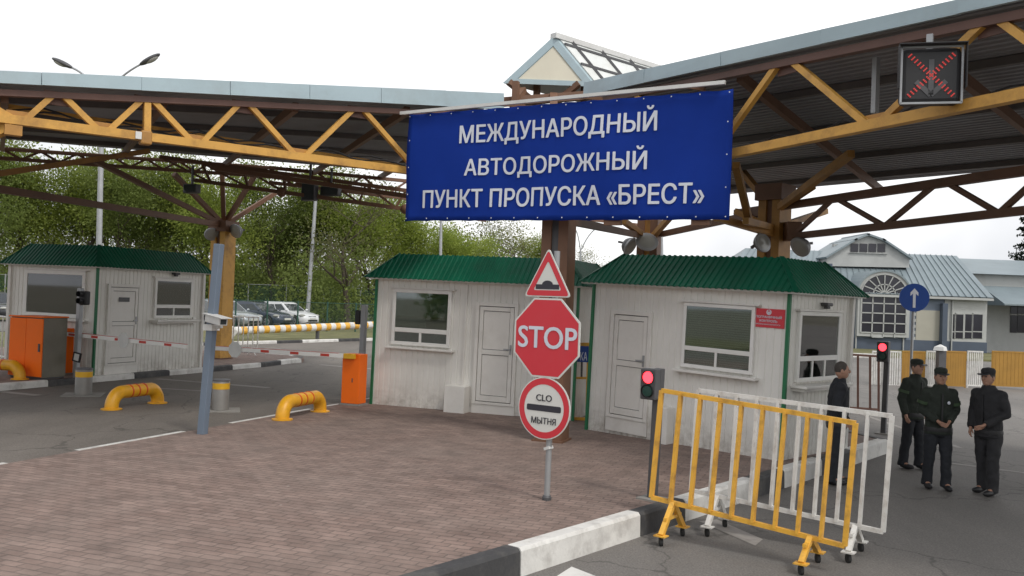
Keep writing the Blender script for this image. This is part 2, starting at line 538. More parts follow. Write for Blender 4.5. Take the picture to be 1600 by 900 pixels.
M['glass'] = mat("dark window glass", (.05, .06, .065), .04, .25, 1.1, spec=.6)
M['blind'] = None
M['carglass'] = mat("car glass", (.025, .03, .035), .05, .1, spec=.7)
M['carwhite'] = mat("white car paint", (.74, .75, .76), .25, .02, coat=.6)
M['carsilver'] = mat("silver car paint", (.42, .45, .47), .3, .03, metal=.5, coat=.6)
M['carblue'] = mat("dark blue car paint", (.035, .045, .075), .25, .05, coat=.7)
M['cardark'] = mat("black car paint", (.02, .022, .025), .3, .05, coat=.6)
M['lens'] = mat("lamp lens", (.36, .36, .33), .2, .1)
M['skin'] = mat("skin", (.42, .235, .165), .55, .06, 20)
M['cloth'] = mat("black cloth", (.014, .016, .021), .85, .2, 8, bump=.4, bscale=40)
M['cloth2'] = mat("dark green cloth", (.020, .026, .020), .85, .2, 8, bump=.4, bscale=40)
M['cloth3'] = mat("charcoal cloth", (.024, .024, .027), .85, .2, 8, bump=.4, bscale=40)
M['hair'] = mat("grey brown hair", (.06, .052, .045), .8, .3, 30)
M['bark'] = mat("bark", (.085, .068, .05), .9, .3, 4, bump=.6, bscale=12)
M['hivis'] = mat("reflective green strip", (.035, .065, .028), .5, .1)
M['led'] = emit("red signal light", (1.0, .035, .05), 3.2)
M['ledx'] = emit("red lane signal light", (.9, .07, .06), .32)
M['ledoff'] = mat("dark green lens", (.015, .055, .042), .3, .1)
M['paving'] = paving_mat()
M['asphalt'] = asphalt_mat("left road asphalt", (.118, .104, .090), (.180, .160, .140))
M['asphalt2'] = asphalt_mat("right road asphalt", (.130, .122, .113), (.180, .168, .155))
M['grass'] = mat("grass", (.125, .125, .048), .9, .35, 1.2, bump=.8, bscale=60, dirt=(.20, .17, .09), damt=.8, dscale=.6)
M['earth'] = mat("ground", (.13, .12, .085), .9, .3, .08)

# ------------------------------------------------------------------ clear pane over blinds, used where the photo shows slats
def clear_glass(name, tint, keep):
    m = bpy.data.materials.new(name); m.use_nodes = True
    t = m.node_tree; N, L = t.nodes, t.links
    N.remove(N["Principled BSDF"])
    tr = N.new("ShaderNodeBsdfTransparent"); tr.inputs["Color"].default_value = (*tint, 1)
    gl = N.new("ShaderNodeBsdfGlossy"); gl.inputs["Roughness"].default_value = .03
    fr = N.new("ShaderNodeFresnel"); fr.inputs["IOR"].default_value = 1.7
    ad = N.new("ShaderNodeMath"); ad.operation = 'ADD'; ad.inputs[1].default_value = keep
    L.new(fr.outputs["Fac"], ad.inputs[0])
    ms = N.new("ShaderNodeMixShader")
    L.new(ad.outputs[0], ms.inputs["Fac"]); L.new(tr.outputs["BSDF"], ms.inputs[1]); L.new(gl.outputs["BSDF"], ms.inputs[2])
    L.new(ms.outputs["Shader"], N["Material Output"].inputs["Surface"])
    return m
M['clear'] = clear_glass("clear window glass", (.62, .72, .68), .12)
M['slat'] = mat("window blind slats", (.30, .36, .32), .6, .15, 2)
M['shade'] = mat("grey teal roller shade", (.20, .25, .25), .7, .35, 1.3)  # stands in for what the window glass reflects
M['inside'] = mat("dim room behind glass", (.10, .12, .12), .8, .6, 1.6)

# ------------------------------------------------------------------ text
_txt = {}
def text_mesh(s, bold):
    k = (s, bold)
    if k not in _txt:
        c = bpy.data.curves.new("t", 'FONT'); c.body = s; c.resolution_u = 4; c.fill_mode = 'NONE'
        o = bpy.data.objects.new("t", c); COL.objects.link(o)
        bpy.context.view_layer.update()
        me = bpy.data.meshes.new_from_object(o.evaluated_get(bpy.context.evaluated_depsgraph_get()))
        P = [v.co.to_2d() for v in me.vertices]
        E = [tuple(e.vertices) for e in me.edges]
        bpy.data.objects.remove(o); bpy.data.curves.remove(c); bpy.data.meshes.remove(me)
        # outlines may overlap: triangulate everything and keep what the outlines wind round
        nxt = {}
        for i, j in E:
            nxt.setdefault(i, []).append(j); nxt.setdefault(j, []).append(i)
        seen, loops = set(), []
        for st in range(len(P)):
            if st in seen or st not in nxt: continue
            loop, prev, cur_ = [st], None, st
            seen.add(st)
            fw_ = [n_ for n_ in nxt[st] if n_ == st + 1]
            nx = fw_[0] if fw_ else nxt[st][0]
            while nx not in seen:
                loop.append(nx); seen.add(nx)
                cand = [n_ for n_ in nxt[nx] if n_ not in seen]
                if not cand: break
                nx = cand[0]
            loops.append(loop)
        D_ = [(l[i], l[(i + 1) % len(l)]) for l in loops for i in range(len(l))]
        cv_, ce_, cf_ = delaunay_2d_cdt(P, D_, [], 0, 1e-5)[:3]
        A_ = np.array([[P[i].x, P[i].y, P[j].x, P[j].y] for i, j in D_])
        fs = []
        for f in cf_:
            cx_ = sum(cv_[i].x for i in f) / len(f); cy_ = sum(cv_[i].y for i in f) / len(f)
            up_ = (A_[:, 1] <= cy_) & (A_[:, 3] > cy_); dn_ = (A_[:, 1] > cy_) & (A_[:, 3] <= cy_)
            side_ = (A_[:, 2] - A_[:, 0]) * (cy_ - A_[:, 1]) - (cx_ - A_[:, 0]) * (A_[:, 3] - A_[:, 1])
            if int((up_ & (side_ > 0)).sum()) - int((dn_ & (side_ < 0)).sum()):
                fs.append(tuple(f))
        vs = [Vector((v.x, v.y, 0)) for v in cv_]
        _txt[k] = (vs, fs)
    return _txt[k]

def lettering(name, s, u0, u1, zb, cap, P, d, material, parent, thick=.035, world=False, slope=0.0):
    """flat lettering from u0 to u1, its foot at zb, capitals cap high, on a plane given by P(u, z, d)"""
    hv, _ = text_mesh("H", 0.0)
    hb, ht = min(v.y for v in hv), max(v.y for v in hv)
    vs, fs = text_mesh(s, 0.0)
    x0, x1 = min(v.x for v in vs), max(v.x for v in vs)
    mb = MB()
    # strokes are thickened by laying copies a hair's breadth apart, each one a little prouder
    e = thick * cap
    for i, (a, b) in enumerate(((0, 0), (-1, 0), (1, 0), (0, -1), (0, 1), (-.7, -.7), (.7, .7), (-.7, .7), (.7, -.7)) if thick else ((0, 0),)):
        mb.add([P(u0 + (v.x - x0) / (x1 - x0) * (u1 - u0) + a * e, zb + (v.y - hb) / (ht - hb) * cap + slope * (v.x - x0) / (x1 - x0) * (u1 - u0) + b * e * .6, d + i * .0004) for v in vs], fs)
    return mb.build(name, material, parent, world=world, recalc=False)

# ------------------------------------------------------------------ the ground, roads, kerbs
YAW = R(-20.5)
EX = Vector((math.cos(YAW), math.sin(YAW), 0))
EY = Vector((-math.sin(YAW), math.cos(YAW), 0))
ROAD_R = -0.23
ROAD_L = -0.012
ISLE = 0.12

mb = MB()
n = 24
vs = [(0, 0, -.3)]; 
for r_ in (40, 200, 900, 2500):
    for k in range(n):
        vs.append((r_ * math.cos(2 * math.pi * k / n), r_ * math.sin(2 * math.pi * k / n) + 20, -.3))
fs = [(0, 1 + k, 1 + (k + 1) % n) for k in range(n)]
for i in range(3):
    for k in range(n):
        a, b_ = 1 + i * n, 1 + (i + 1) * n
        fs.append((a + k, b_ + k, b_ + (k + 1) % n, a + (k + 1) % n))
mb.add(vs, fs)
structure(mb.build("ground", M['earth']))

def slab(name, pts, z, zb, m):
    mb = MB()
    mb.prism([(p[0], p[1], zb) for p in pts], (0, 0, z - zb))
    return structure(mb.build(name, m))

L0 = Vector((-5.87, 10.28, 0))                  # paving's left border, along EY
K0 = Vector((0.1, 7.54, 0)); KD = Vector((.640, .768, 0))   # right kerb line
KL = Vector((-.768, .640, 0))
def on_left(t): return L0 + EY * t
def on_kerb(t): return K0 + KD * t
def kerb_at(px):
    d = ray(px, 600)
    # plan intersection of the bearing with the kerb line
    a = d.x * KD.y - d.y * KD.x
    t = (K0.x * KD.y - K0.y * KD.x) / a
    p = Vector((d.x * t, d.y * t, 0))
    return (p - K0).dot(KD)

slab("right_road", [(-14, -14), (60, -14), (60, 52), (-14, 52)], ROAD_R, -.5, M['asphalt2'])
kend = kerb_at(1392)
pav = [on_left(-20), on_left(2), on_left(24), on_left(24) + EX * 7, on_kerb(kend) + Vector((-1.75, 2.8, 0)), on_kerb(kend) + KL * .15 + Vector((-.25, .7, 0)), on_kerb(kend) + KL * .15, on_kerb(-14) + KL * .15]
slab("paving", pav, 0.0, -.45, M['paving'])
far_a, far_b = Vector((-16.2, 26.5, 0)), Vector((-3.4, 48.0, 0))
fd = (far_b - far_a).normalized()
slab("left_road", [on_left(-20) - EX * .001, on_left(24) - EX * .001, far_b + fd * 12, far_b, far_a, far_a - fd * 30, (-70, -20)], ROAD_L, -.44, M['asphalt'])
gl_ = Vector((-fd.y, fd.x, 0))
slab("verge", [far_a - fd * 34 + gl_ * .15, far_b + fd * 14 + gl_ * .15, far_b + fd * 14 + gl_ * 60, far_a - fd * 34 + gl_ * 60], .10, -.43, M['grass'])
slab("car_park", [far_a + fd * 6 + gl_ * 9, far_b + fd * 16 + gl_ * 9, far_b + fd * 16 + gl_ * 20, far_a + fd * 0 + gl_ * 20], .14, .05, M['asphalt2'])

I0 = Vector((-9.94, 17.4, 0))                   # left island, along EY
def on_isle(t): return I0 + EY * t
isle = [on_isle(-12), on_isle(8.6), Vector((-6.55, 27.1, 0)), Vector((-6.35, 27.6, 0)), Vector((-6.45, 28.2, 0)), Vector((-7.0, 28.9, 0)),
        Vector((-11.5, 30.4, 0)), Vector((-17.5, 26.5, 0)), on_isle(-12) - EX * 5]
slab("traffic_island", [p + (Vector((-.10, 0.02, 0)) if i < 3 else Vector((0, 0, 0))) for i, p in enumerate(isle)], ISLE - .004, -.3, M['paving'])

def kerb(name, pts, lens, z, zb, wid, inner, first):
    """painted kerb stones along a polyline; inner = +1 stones lie to the left of the direction of travel"""
    mb = MB()
    acc = []
    for a, b in zip(pts[:-1], pts[1:]):
        acc.append((a, b, (b - a).length))
    total = sum(x[2] for x in acc)
    def at(s):
        for a, b, l in acc:
            if s <= l + 1e-6:
                return a + (b - a) * (s / l), (b - a).normalized()
            s -= l
        a, b, l = acc[-1]
        return b, (b - a).normalized()
    cuts, s = [0.0], 0.0
    i = 0
    while s < total - .01:
        s = min(total, s + lens[i % len(lens)]); cuts.append(s); i += 1
    corner = []
    s_ = 0
    for a, b, l in acc[:-1]:
        s_ += l; corner.append(s_)
    col = first
    for c0, c1 in zip(cuts[:-1], cuts[1:]):
        mb.cur = col
        ss = [c0] + [c for c in corner if c0 + .02 < c < c1 - .02] + [c1]
        for s0, s1 in zip(ss[:-1], ss[1:]):
            g = .006
            p, d = at(s0 + g); q = at(s1 - g)[0]
            side = Vector((-d.y, d.x, 0)) * inner
            prof = [(0, zb), (.012, z - .03), (.035, z), (wid, z), (wid, zb)]
            jz = rnd.uniform(-.006, .006)
            a = [p + side * o + Z * (zz + (jz if zz > zb else 0)) for o, zz in prof]
            b = [q + side * o + Z * (zz + (jz if zz > zb else 0)) for o, zz in prof]
            n = len(prof)
            mb.add(a + b, [tuple(range(n)), tuple(range(2 * n - 1, n - 1, -1))] + [(k, (k + 1) % n, n + (k + 1) % n, n + k) for k in range(n)])
        col = 1 - col
    return structure(mb.build(name, [M['kwhite'], M['kblack']], bevel=.008))

# right kerb: cut where the paint changes in the photo
cutpx = [560, 825, 1010, 1079, 1185, 1232, 1290, 1336, 1392]
ts = [kerb_at(p) for p in cutpx]
kp = [on_kerb(ts[0] - 7.2), on_kerb(ts[-1])]
lens = [1.8] * 4 + [b - a for a, b in zip(ts[:-1], ts[1:])]
kerb("kerb", kp, lens, .015, -.4, .17, 1, 1)
kerb("kerb", [on_kerb(ts[-1]), on_kerb(ts[-1]) + Vector((-.25, .75, 0)), on_kerb(ts[-1]) + Vector((-1.6, 2.8, 0))], [1.0], .015, -.4, .17, 1, 1)
kerb("kerb", [isle[0], isle[1], isle[2], isle[3], isle[4], isle[5], isle[6]],
     [1.25, 1.15] * 30, ISLE, -.3, .16, 1, 0)
kerb("kerb", [far_a - fd * 20, far_b + fd * 8], [2.3, 1.5], .11, -.3, .16, 1, 0)

def marking(pts, z, m, name="road_marking"):
    mb = MB()
    mb.add([(p[0], p[1], z) for p in pts], [tuple(range(len(pts)))])
    return structure(mb.build(name, m))

def stripe(a, b, wd, z, m):
    d = (b - a).normalized(); s = Vector((-d.y, d.x, 0)) * wd / 2
    return marking([a - s, b - s, b + s, a + s], z, m)
# white line pieces along the edge of the paving
for p0, p1 in (((-230, 790), (24, 724)), ((131, 704), (306, 675)), ((368, 661), (482, 638)), ((497, 635), (534, 629)), ((566, 627), (580, 621))):
    a, b = G(*p0, 0), G(*p1, 0)
    ta, tb = (a - L0).dot(EY), (b - L0).dot(EY)
    stripe(on_left(ta) + EX * -.06, on_left(tb) + EX * -.06, .13, ROAD_L + .005, M['line'])
# worn lines in the left lane
for (a, b, wd) in (((245, 592), (420, 606), .22), ((0, 612), (60, 618), .2), ((500, 570), (585, 577), .2), ((250, 607), (330, 612), .15)):
    stripe(G(*a, ROAD_L), G(*b, ROAD_L), wd, ROAD_L + .004, M['oldline'])
# painted bars on the right road beside the kerb
marking([G(1092, 815, ROAD_R), G(1120, 812, ROAD_R), G(1192, 843, ROAD_R), G(1180, 853, ROAD_R)], ROAD_R + .004, M['oldline'])
marking([G(868, 902, ROAD_R), G(893, 886, ROAD_R), G(960, 912, ROAD_R), G(935, 930, ROAD_R)], ROAD_R + .004, M['line'])
stripe(G(1470, 722, ROAD_R), G(1700, 752, ROAD_R), .12, ROAD_R + .004, M['oldline'])
stripe(G(1325, 640, ROAD_R), G(1500, 700, ROAD_R), .12, ROAD_R + .004, M['oldline'])

# ------------------------------------------------------------------ booths
def corrugated_side(mb, e0, t, n, L, I, h, pitch=.105, amp=.018):
    no = (Z * I - n * h * -1 * -1).normalized()
    no = (-n * h + Z * I).normalized()
    ss = []
    s = 0.0
    while s < L:
        for ds, of in ((0, 0), (.36, 0), (.5, amp), (.86, amp)):
            x = s + ds * pitch
            if x < L: ss.append((x, of))
        s += pitch
    ss.append((L, 0))
    prev = None
    for x, of in ss:
        k = max(0.0, min(1.0, x / I, (L - x) / I))
        b = e0 + t * x + no * of
        tp = e0 + t * x + (n * I + Z * h) * k + no * of
        if prev:
            mb.add([prev[0], b, tp, prev[1]], [(0, 1, 2, 3)])
        prev = (b, tp)

class Booth:
    def __init__(self, label, origin, yaw, W, Dp, H, zb, tilt, ov, inset, rise, sink=0.0, green_corners=(1,), group="white booths of the checkpoint"):
        self.W, self.Dp = W, Dp
        Mx = Matrix.Translation(origin) @ Matrix.Rotation(yaw, 4, 'Z') @ Matrix.Rotation(tilt, 4, 'Y')
        self.M = Mx
        self.root = thing("control_booth", label, "booth", M=Mx, group=group)
        mb = MB()
        corners = [Vector((0, 0, 0)), Vector((W, 0, 0)), Vector((W, Dp, 0)), Vector((0, Dp, 0))]
        for i in range(4):
            a, b = corners[i], corners[(i + 1) % 4]
            t = (b - a).normalized(); nn = Vector((t.y, -t.x, 0))
            L = (b - a).length
            ss = [(0, 0)]
            x = .12
            while x < L - .05:
                ss += [(x - .012, 0), (x - .004, -.011), (x + .004, -.011), (x + .012, 0)]
                x += .118
            ss.append((L, 0))
            for (s0, o0), (s1, o1) in zip(ss[:-1], ss[1:]):
                mb.add([a + t * s0 + nn * o0 + Z * -sink, a + t * s1 + nn * o1 + Z * -sink, a + t * s1 + nn * o1 + Z * H, a + t * s0 + nn * o0 + Z * H], [(0, 1, 2, 3)])
        mb.build("wall", M['white'], self.root, recalc=False)
        # roof
        rf = MB()
        I = ov + inset
        z0 = H - .01
        e = [Vector((-ov, -ov, z0)), Vector((W + ov, -ov, z0)), Vector((W + ov, Dp + ov, z0)), Vector((-ov, Dp + ov, z0))]
        for i in range(4):
            a, b = e[i], e[(i + 1) % 4]
            t = (b - a).normalized(); nn = Vector((-t.y, t.x, 0))
            corrugated_side(rf, a, t, nn, (b - a).length, I, rise)
        tp = [Vector((-ov + I, -ov + I, z0 + rise)), Vector((W + ov - I, -ov + I, z0 + rise)), Vector((W + ov - I, Dp + ov - I, z0 + rise)), Vector((-ov + I, Dp + ov - I, z0 + rise))]
        rf.add([p - Z * .01 for p in tp], [(0, 1, 2, 3)])
        roof = rf.build("roof", M['green'], self.root, recalc=False)
        for a, b in zip(e, tp):
            rc = MB()
            rc.bar(a + Z * .012, b + Z * .02, .07, .016)
            rc.build("hip_cap", M['green'], roof)
        sf = MB()
        sf.box(-ov + .03, W + ov - .03, -ov + .03, Dp + ov - .03, z0 - .015, z0 + .01)
        sf.build("soffit", M['door'], self.root)
        for i in green_corners:
            tr = MB()
            c = corners[i]
            sx = -1 if c.x == 0 else 1; sy = -1 if c.y == 0 else 1
            tr.box(c.x - .024 + sx * .012, c.x + .024 + sx * .012, c.y - .024 + sy * .012, c.y + .024 + sy * .012, -sink, H - .03)
            tr.build("corner_trim", M['greentrim'], self.root)
        for i in range(4):
            if i in green_corners: continue
            c = corners[i]
            wt = MB()
            sx = -1 if c.x == 0 else 1; sy = -1 if c.y == 0 else 1
            wt.box(c.x - .04 + sx * .016, c.x + .04 + sx * .016, c.y - .04 + sy * .016, c.y + .04 + sy * .016, -sink, H - .03)
            wt.build("corner_post", M['door'], self.root)

    def P(self, side):
        if side == 'front': return lambda u, z, d: Vector((u, -d, z))
        return lambda u, z, d: Vector((self.W + d, u, z))

    def uz(self, side, px, py):
        if side == 'front':
            p = local_hit(self.M, px, py, 1, 0.0); return p.x, p.z
        p = local_hit(self.M, px, py, 0, self.W); return p.y, p.z

    def pbox(self, mb, side, u0, u1, z0, z1, d0, d1):
        if side == 'front': mb.box(u0, u1, -d1, -d0, z0, z1)
        else: mb.box(self.W + d0, self.W + d1, u0, u1, z0, z1)

    def rect(self, side, tl, br):
        a, b = self.uz(side, *tl), self.uz(side, *br)
        return min(a[0], b[0]), max(a[0], b[0]), min(a[1], b[1]), max(a[1], b[1])

    def window(self, side, tl, br, split=.0, panes=2, blind=False, sill=True, shelf=False, fw=.07, shade=False):
        u0, u1, z0, z1 = self.rect(side, tl, br)
        mb = MB()
        B = lambda *a: self.pbox(mb, side, *a)
        d1 = .055
        B(u0, u1, z1 - fw, z1, .0, d1); B(u0, u1, z0, z0 + fw, .0, d1)
        B(u0, u0 + fw, z0 + fw, z1 - fw, .0, d1); B(u1 - fw, u1, z0 + fw, z1 - fw, .0, d1)
        zs = z0 + fw
        if split:
            zs = z0 + (z1 - z0) * split
            B(u0 + fw, u1 - fw, zs - fw * .6, zs + fw * .6, .0, d1)
            for k in range(1, panes):
                uc = u0 + fw + (u1 - u0 - 2 * fw) * k / panes
                B(uc - fw * .35, uc + fw * .35, z0 + fw, zs - fw * .6, .0, d1)
        fr = mb.build("window", M['frame'], self.root, bevel=.006)
        bk = MB()
        self.pbox(bk, side, u0 + fw * .5, u1 - fw * .5, z0 + fw * .5, z1 - fw * .5, .002, .008)
        bk.build("interior", M['inside'], fr)
        gl = MB()
        self.pbox(gl, side, u0 + fw * .6, u1 - fw * .6, (zs if split else z0 + fw * .6), z1 - fw * .6, .036, .041)
        if split:
            self.pbox(gl, side, u0 + fw * .6, u1 - fw * .6, z0 + fw * .6, zs, .036, .041)
        gl.build("glass", M['clear'], fr)
        if blind:
            sl = MB()
            z = zs + fw * .6
            while z < z1 - fw:
                self.pbox(sl, side, u0 + fw, u1 - fw, z, z + .026, .016, .020)
                z += .034
            if split:
                z = z0 + fw
                while z < zs - fw * .8:
                    self.pbox(sl, side, u0 + fw, u1 - fw, z, z + .026, .016, .020)
                    z += .034
            sl.build("blind", M['slat'], fr)
        if shade:  # added panels that paint reflections into the pane
            c = MB(); zc = zs + (z1 - zs) * .34
            self.pbox(c, side, u0 + fw, u1 - fw, zc, z1 - fw, .010, .014); c.build("roller_shade", M['shade'], fr)
            c = MB(); um = u0 + (u1 - u0) * .58
            self.pbox(c, side, um, u1 - fw * 1.2, zs + fw * .6, zc - .05, .010, .016); self.pbox(c, side, um + .12, um + .30, zc - .05, zc - .005, .010, .016); c.build("desk_clutter", M['gap'], fr)  # dark part of the painted reflection
        if sill:
            s = MB()
            self.pbox(s, side, u0 - .1, u1 + .1, z0 - .075, z0 - .035, .0, .13 if not shelf else .26)
            if shelf:
                self.pbox(s, side, u0 - .05, u1 + .02, z0 - .12, z0 - .079, .0, .2)
            s.build("sill", M['door'], fr, bevel=.008)
        hd = MB()
        self.pbox(hd, side, u0 - .07, u1 + .07, z1 + .004, z1 + .03, .0, .08)
        hd.build("drip_strip", M['door'], fr)
        return fr

    def door(self, tl, br, side='front', plate=False):
        u0, u1, z0, z1 = self.rect(side, tl, br)
        mb = MB()
        fw = .07
        B = lambda *a: self.pbox(mb, side, *a)
        B(u0, u0 + fw, z0, z1, .0, .05); B(u1 - fw, u1, z0, z1, .0, .05); B(u0 + fw, u1 - fw, z1 - fw, z1, .0, .05)
        B(u0 + fw, u1 - fw, z0, z0 + .05, .0, .05)
        dr = mb.build("door", M['door'], self.root, bevel=.006)
        lf = MB()
        B2 = lambda *a: self.pbox(lf, side, *a)
        a0, a1, b0, b1 = u0 + fw + .012, u1 - fw - .012, z0 + .062, z1 - fw - .012
        zm = b0 + (b1 - b0) * .52
        st = .075
        B2(a0, a0 + st, b0, b1, .004, .040); B2(a1 - st, a1, b0, b1, .004, .040)
        B2(a0 + st, a1 - st, b1 - st, b1, .004, .040); B2(a0 + st, a1 - st, b0, b0 + st * 1.4, .004, .040)
        B2(a0 + st, a1 - st, zm - .045, zm + .045, .004, .040)
        leaf = lf.build("leaf", M['door'], dr, bevel=.005)
        pn = MB()
        for q0, q1 in ((b0 + st * 1.4, zm - .045), (zm + .045, b1 - st)):
            self.pbox(pn, side, a0 + st + .010, a1 - st - .010, q0 + .010, q1 - .010, .010, .026)
        pn.build("panel", M['door'], leaf)
        gp = MB()
        self.pbox(gp, side, u0 + fw * .8, u1 - fw * .8, z0 + .03, z1 - fw * .8, .001, .0035)
        gp.build("gap", M['gap'], dr)
        hn = MB()
        self.pbox(hn, side, a1 - .055, a1 - .02, zm - .02, zm + .16, .040, .052)
        self.pbox(hn, side, a1 - .16, a1 - .025, zm + .06, zm + .085, .075, .092)
        self.pbox(hn, side, a1 - .048, a1 - .028, zm + .062, zm + .083, .052, .075)
        hn.build("handle", M['steel'], dr)
        if z0 > .07:
            th = MB()
            self.pbox(th, side, u0, u1, .0, z0 - .004, .0, .03)
            th.build("threshold_panel", M['door'], dr)
        return dr

def lamp_dome(b, side, px, py):
    u, z = b.uz(side, px, py)
    mb = MB()
    b.pbox(mb, side, u - .09, u + .09, z - .02, z + .03, .0, .12)
    b.pbox(mb, side, u - .05, u + .05, z - .06, z - .02, .03, .10)
    return mb.build("wall_lamp", M['dsteel'], b.root, bevel=.015)

# left booth on its island
cA = G(145, 587, ISLE)
WA, DA = 2.56, 3.45
bA = Booth("white green-roofed booth on the left island, behind the large orange cabinet",
           cA - EX * WA, YAW, WA, DA, 2.43, ISLE, 0.006, .20, .26, .49)
bA.window('front', (42, 421), (133, 498), fw=.085)
bA.door((167.7, 443), (213, 568.5), 'right')
bA.window('right', (241, 434), (297, 497), split=.30, panes=2, shelf=True, shade=True)
lamp_dome(bA, 'right', 272, 428)
u, z = bA.uz('right', 192, 468)
mb = MB(); bA.pbox(mb, 'right', u - .16, u + .16, z - .05, z + .05, .041, .046)
pl = mb.build("door_plate", M['dsteel'], bA.root)
u, z = bA.uz('right', 302, 501)
mb = MB(); bA.pbox(mb, 'right', u - .06, u + .06, z - .09, z + .09, .0, .05); mb.build("switch_box", M['frame'], bA.root)

# middle booth
cB = G(581, 631, 0)
bB = Booth("white green-roofed booth in the middle, partly behind the STOP sign", cB, YAW, 4.08, 2.5, 2.47, 0, 0.012, .20, .30, .50, sink=.06, green_corners=(0, 1))
bB.window('front', (616.5, 450.5), (703.5, 544), split=.27, panes=2, shade=True)
bB.door((745.5, 471.5), (804, 636), 'front')
mb = MB()
a = bB.rect('front', (704, 600), (733, 646)); bB.pbox(mb, 'front', a[0], a[1], .0, a[3], .0, .28)
mb.build("meter_box", M['door'], bB.root, bevel=.01)
mb = MB(); u, z = bB.uz('front', 727, 520); bB.pbox(mb, 'front', u - .02, u + .02, a[3], 2.4, .0, .03)
mb.build("conduit", M['door'], bB.root)

# right booth, leaning a little with the ground
rC = G(1219, 720.5, 0)
yC = R(-44.5)
xC = Vector((math.cos(yC), math.sin(yC), 0))
WC = 3.50
bC = Booth("white green-roofed booth carrying the red border control plate", rC - xC * WC + Z * .07, yC, WC, 2.0, 2.40, 0, R(1.5), .20, .32, .50, sink=.16, green_corners=(0, 1))
bC.window('front', (1071.5, 472), (1177, 586), split=.30, panes=2, blind=True, fw=.055)
bC.door((957.5, 483.5), (1012, 661), 'front')
bC.window('right', (1246, 486), (1304, 592), split=.33, panes=3, shelf=True, fw=.06, blind=True)
lamp_dome(bC, 'right', 1286, 476)
a = bC.rect('front', (1037, 634), (1046.5, 692))
mb = MB(); bC.pbox(mb, 'front', a[0], a[1] + .06, -.1, a[3], .0, .2); mb.build("meter_box", M['door'], bC.root, bevel=.01)
# the red plate
u0, u1, z0, z1 = bC.rect('front', (1178.5, 481), (1226, 514))
mb = MB(); bC.pbox(mb, 'front', u0, u1, z0, z1, .004, .016)
plate = mb.build("plate", M['sred'], bC.root, bevel=.003)
PC = bC.P('front')
hgt = z1 - z0; wid = u1 - u0
lettering("lettering", "ПОГРАНИЧНЫЙ", u0 + wid * .09, u1 - wid * .09, z0 + hgt * .50, hgt * .115, PC, .0175, M['letter'], plate, .04)
lettering("lettering", "КОНТРОЛЬ", u0 + wid * .22, u1 - wid * .22, z0 + hgt * .29, hgt * .115, PC, .0175, M['letter'], plate, .04)
lettering("lettering", "РЕСПУБЛИКИ БЕЛАРУСЬ", u0 + wid * .08, u1 - wid * .12, z0 + hgt * .14, hgt * .06, PC, .0175, M['letter'], plate, .01)
em = MB()
uc, zc = (u0 + u1) / 2, z0 + hgt * .82
def ring(mb, uc, zc, r0, r1, P, d, seg=20, a0=0.0, a1=2 * math.pi):
    vs, fs = [], []
    for k in range(seg + 1):
        an = a0 + (a1 - a0) * k / seg
        vs += [P(uc + r0 * math.sin(an), zc + r0 * math.cos(an), d), P(uc + r1 * math.sin(an), zc + r1 * math.cos(an), d)]
    for k in range(seg):
        fs.append((2 * k, 2 * k + 1, 2 * k + 3, 2 * k + 2))
    mb.add(vs, fs)
ring(em, uc, zc, .022, .040, PC, .0175, 20, .5, 2 * math.pi - .5)
ring(em, uc, zc - .005, .0, .016, PC, .0175, 10)
em.add([PC(uc, zc + .045, .0176), PC(uc + .012, zc + .026, .0176), PC(uc - .012, zc + .026, .0176)], [(0, 1, 2)])
em.build("emblem", M['letter'], plate, recalc=False)

# ------------------------------------------------------------------ canopies
def brace_set(truss, pts, w, m, name="brace"):
    for p, q in pts:
        mb = MB(); mb.bar(p, q, w, w); mb.build(name, m, truss, world=True)

def lin(a, b, t): return a + (b - a) * t

def skin_between(mb, f0, f1, b0, b1, rows, amp):
    """ribbed sheet between a front edge f0-f1 and a back edge b0-b1, ribs along the front edge"""
    prev = None
    for i in range(rows + 1):
        for ds, of in ((0, 0), (.42, 0), (.5, amp), (.92, amp)):
            t = (i + ds) / rows
            if t > 1: break
            a, b = lin(f0, b0, t) + Z * of, lin(f1, b1, t) + Z * of
            if prev: mb.add([prev[0], prev[1], b, a], [(0, 1, 2, 3)])
            prev = (a, b)

def column(parent, p, top, wd, yaw, m, half_m):
    """column of two box legs with a recessed web between them"""
    Mx = Matrix.Translation(p) @ Matrix.Rotation(yaw, 4, 'Z')
    lw = wd * .36
    mb = MB()
    mb.box(-wd / 2, -wd / 2 + lw, -wd / 2, wd / 2, 0, top - p.z, Mx)
    mb.box(wd / 2 - lw, wd / 2, -wd / 2, wd / 2, 0, top - p.z, Mx)
    c = mb.build("column", m, parent, world=True)
    wb = MB(); wb.box(-wd / 2 + lw, wd / 2 - lw, -wd * .38, wd * .38, 0, top - p.z - .01, Mx)
    wb.build("web", half_m, c, world=True)
    bp = MB(); bp.box(-wd * .58, wd * .58, -wd * .58, wd * .58, 0, .03, Mx)
    bp.build("base_plate", M['brown'], c, world=True)
    hb = MB(); hb.box(-wd * .62, wd * .62, -wd * .62, wd * .62, top - p.z - .32, top - p.z - .004, Mx)
    hb.build("head_plate", M['brown'], c, world=True)
    return c

